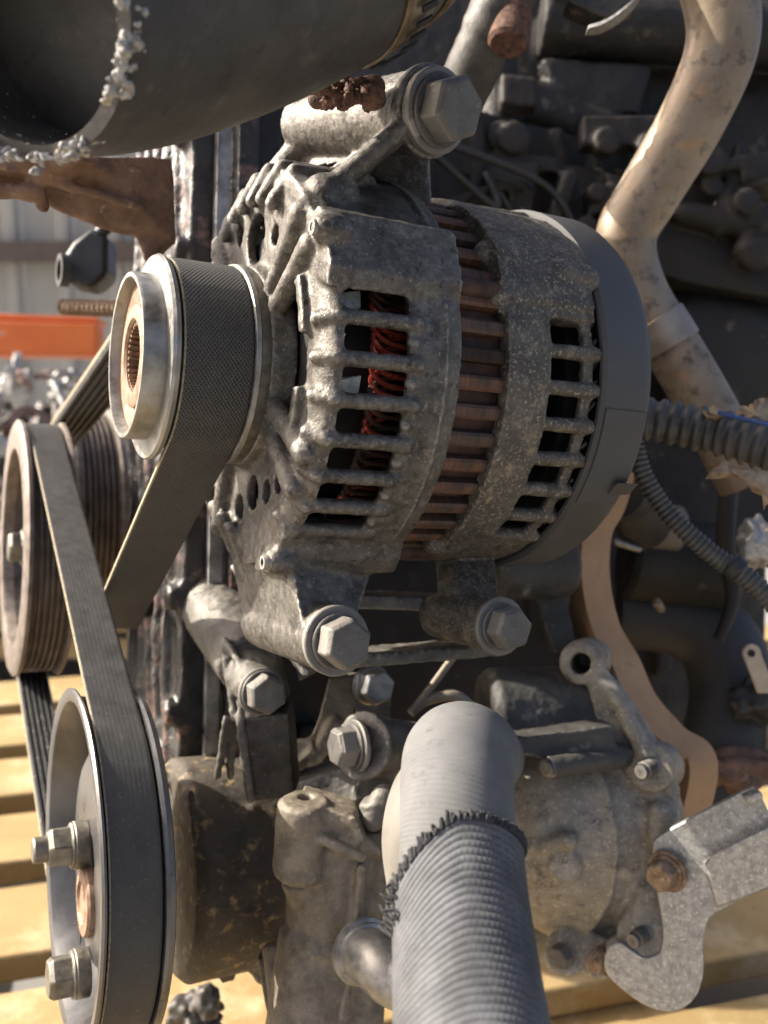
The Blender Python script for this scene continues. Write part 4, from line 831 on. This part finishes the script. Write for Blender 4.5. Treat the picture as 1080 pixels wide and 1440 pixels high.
gb = thing('galvanised_bracket', 'pale galvanised bracket plate with a rusty bolt at lower right', 'bracket', T(960, 1410, 372))
def rounded(pts, n=5): return [p for p in spline([(q,) for q in pts + pts[:1]], n)][:-1]
pz = lambda u, v: T(u, v, 374 - (u - 930) * .10)
poly = [(918, 1185), (940, 1168), (990, 1142), (1048, 1112), (1062, 1108), (1072, 1122), (1090, 1165), (1105, 1235), (1060, 1258), (1010, 1283), (996, 1296), (989, 1330), (990, 1370), (978, 1404), (950, 1423), (915, 1418), (880, 1396), (852, 1366), (856, 1334), (872, 1326), (888, 1336), (906, 1347), (922, 1345), (932, 1330), (931, 1290), (922, 1235)]
pl2 = [pz(*p) for p in poly]
mbp = MB().prism([q[0] for q in rounded(pl2, 4)], FW * 2.6); build(mbp, 'plate', 'galv', gb, bevel=.6, sharp=30)
fold = [(988, 1216), (1000, 1204), (1085, 1160), (1125, 1142), (1130, 1232), (1060, 1256), (1008, 1278)]
fz = lambda u, v, o_: T(u, v, 374 - (u - 930) * .10 - o_)
mb = MB(); mb.v = [fz(u, v, 1.0 if k in (0, 6) else 5.0) for k, (u, v) in enumerate(fold)] + [fz(u, v, -1.5) for u, v in fold]
k = len(fold); mb.f = [tuple(range(k)), tuple(reversed(range(k, 2 * k)))] + [(i, (i + 1) % k, k + (i + 1) % k, k + i) for i in range(k)]
build(mb, 'stepped_flange', 'galv', gb, bevel=1.0, sharp=25)
build(MB().prism([fz(1040, 1116, 0), fz(1062, 1106, 0), fz(1066, 1116, 0), fz(1046, 1126, 0)], -FW * 6), 'top_lip', 'galv', gb, bevel=.8)
bolt(gb, fz(940, 1224, .4), D(-.70, .1, -.7), 6.4, 7, 8.4, 1.8, 'bolt_rust', rot=.5, label='rusty hex bolt holding the galvanised plate')

# ================================================================== FRONT HOSE WITH BRAIDED SLEEVE
ho = thing('braided_hose', 'grey hose with frayed braided sleeve in the foreground', 'hose', T(660, 1430, 195))
hp = spline([(T(676, 1620, 176), 15.2), (T(668, 1500, 190), 15.2), (T(656, 1370, 205), 14.6), (T(646, 1250, 218), 14.2), (T(643, 1150, 229), 14.2), (T(643, 1092, 240), 14.7), (T(646, 1066, 252), 14.9), (T(660, 1058, 275), 14.2), (T(674, 1056, 320), 13.8), (T(690, 1066, 380), 13.8)], 14)
hfine = []; acc = 0
for i in range(len(hp) - 1):
    for s_ in range(9): hfine.append((hp[i][0].lerp(hp[i + 1][0], s_ / 9), hp[i][1] + (hp[i + 1][1] - hp[i][1]) * s_ / 9))
hl = [0]
for i in range(1, len(hfine)): hl.append(hl[-1] + (hfine[i][0] - hfine[i - 1][0]).length)
build(MB().tube(hfine, 120, mod=lambda i, j, a: .05 * math.sin(2 * math.pi * (hl[i] / 1.1) + a * 14) + .05 * noise.noise(Vector((hl[i] * .2, math.cos(a) * 2, math.sin(a) * 2)))), 'rubber_hose', 'hose', ho, sharp=180)
up_ = spline([(T(612, 1330, 236), 9.0), (T(600, 1240, 240), 10.4), (T(594, 1170, 243), 10.6), (T(604, 1110, 250), 9.4), (T(630, 1090, 262), 7.0)], 10)
build(MB().tube(up_, 40), 'hose_ply', 'hose_under', ho)
sl0 = [(p, r) for p, r in hp if 720 - (p - CAM).dot(UP) / (p - CAM).dot(FW) * F > 1196]
sl0 = sl0[:next((i for i in range(1, len(sl0)) if (sl0[i][0] - CAM).dot(FW) > 228), len(sl0))]
fine = []
for i in range(len(sl0) - 1):
    for s in range(8): t = s / 8; fine.append((sl0[i][0].lerp(sl0[i + 1][0], t), sl0[i][1] * (1 - t) + sl0[i + 1][1] * t))
LL = [0]
for i in range(1, len(fine)): LL.append(LL[-1] + (fine[i][0] - fine[i - 1][0]).length)
PIT = 1.75; tot = LL[-1]; ns = int(tot / PIT * 7); SEG = 348
def at_(l):
    j = min(max(0, int(np.searchsorted(LL, l)) - 1), len(LL) - 2); t = (l - LL[j]) / max(1e-6, LL[j + 1] - LL[j]); return fine[j][0].lerp(fine[j + 1][0], t), fine[j][1] * (1 - t) + fine[j + 1][1] * t
rings = []; gap_ = []; axd = (fine[-1][0] - fine[0][0]).normalized()
Xs = (-RT - axd * (-RT).dot(axd)).normalized(); Ys = axd.cross(Xs)       # X towards picture left
def slv(l, an, dr=0):
    p, r = at_(min(tot, max(0, l))); ex = 0
    fl = max(0, math.cos(an)) ** 2                                       # flares out at left near the frayed end
    q = r + 1.5 + 2.6 * fl * max(0, (l - tot * .62) / (tot * .38)) ** 2 + dr
    return p + axd * 0 + (Xs * math.cos(an) + Ys * math.sin(an)) * q
for i in range(ns):
    l = tot * i / (ns - 1); ring_ = []
    for j in range(SEG):
        an = 2 * math.pi * j / SEG; lr = l + 1.0 * math.sin(an * 2 + 1) + .25 * noise.noise(Vector((math.cos(an) * 3, math.sin(an) * 3, l * .1)))
        lcut = l * (1 - .20 * max(0, math.cos(an)) ** 1.5)               # the end slants down towards the left
        row = math.floor(lr / PIT); s = abs(math.sin(math.pi * lr / PIT)); bead = .5 + .5 * math.cos(an * 78 + row * math.pi)
        bs = .35 - .3 * math.cos(an - .4)
        wear_ = .55 + .45 * noise.noise(Vector((l * .12, math.cos(an) * 1.5, math.sin(an) * 1.5 + 4)))
        ring_.append(slv(lcut, an, 0.36 * (s ** .6) * ((1 - bs) + bs * bead ** .6 * (.6 + .4 * wear_))))
        gap_.append(s < .2 or (s < .8 and bead < .12 and bs > .3))
    rings.append(ring_)
sv = MB().rings(rings, caps=False); so_ = build(sv, 'woven_sleeve', 'sleeve', ho, sharp=180, recalc=False); so_.data.materials.append(M['fray'])
for pl_ in so_.data.polygons: pl_.material_index = 1 if sum(gap_[v] for v in pl_.vertices) >= 3 else 0
fr = MB(); rf_ = random.Random(5)
for k in range(230):
    an = 2 * math.pi * k / 230 + rf_.uniform(-.05, .05); l = tot * (1 - .20 * max(0, math.cos(an)) ** 1.5)
    a_ = slv(l - 1.2, an, .4); b_ = slv(l + rf_.uniform(-.4, 1.2), an + rf_.uniform(-.04, .04), .9) + axd * rf_.uniform(-.2, 1.0); c_ = slv(l, an + rf_.uniform(.02, .06), .2)
    fr.tube(spline([(a_, .36), (b_, .34), (c_, .3)], 4), 6)
for k in range(26):
    an = rf_.uniform(-.5, .5); l = tot * (1 - .20 * max(0, math.cos(an)) ** 1.5); a_ = slv(l - rf_.uniform(1, 9), an, .3)
    fr.tube(spline([(a_, .45), (a_ + Xs * rf_.uniform(.6, 1.8) + axd * rf_.uniform(0, 1.5), .45), (a_ + Xs * rf_.uniform(1.4, 3.2) + axd * rf_.uniform(.5, 2.6), .3)], 4), 6)
o = build(fr, 'frayed_yarn', 'fray', ho); o['kind'] = 'stuff'
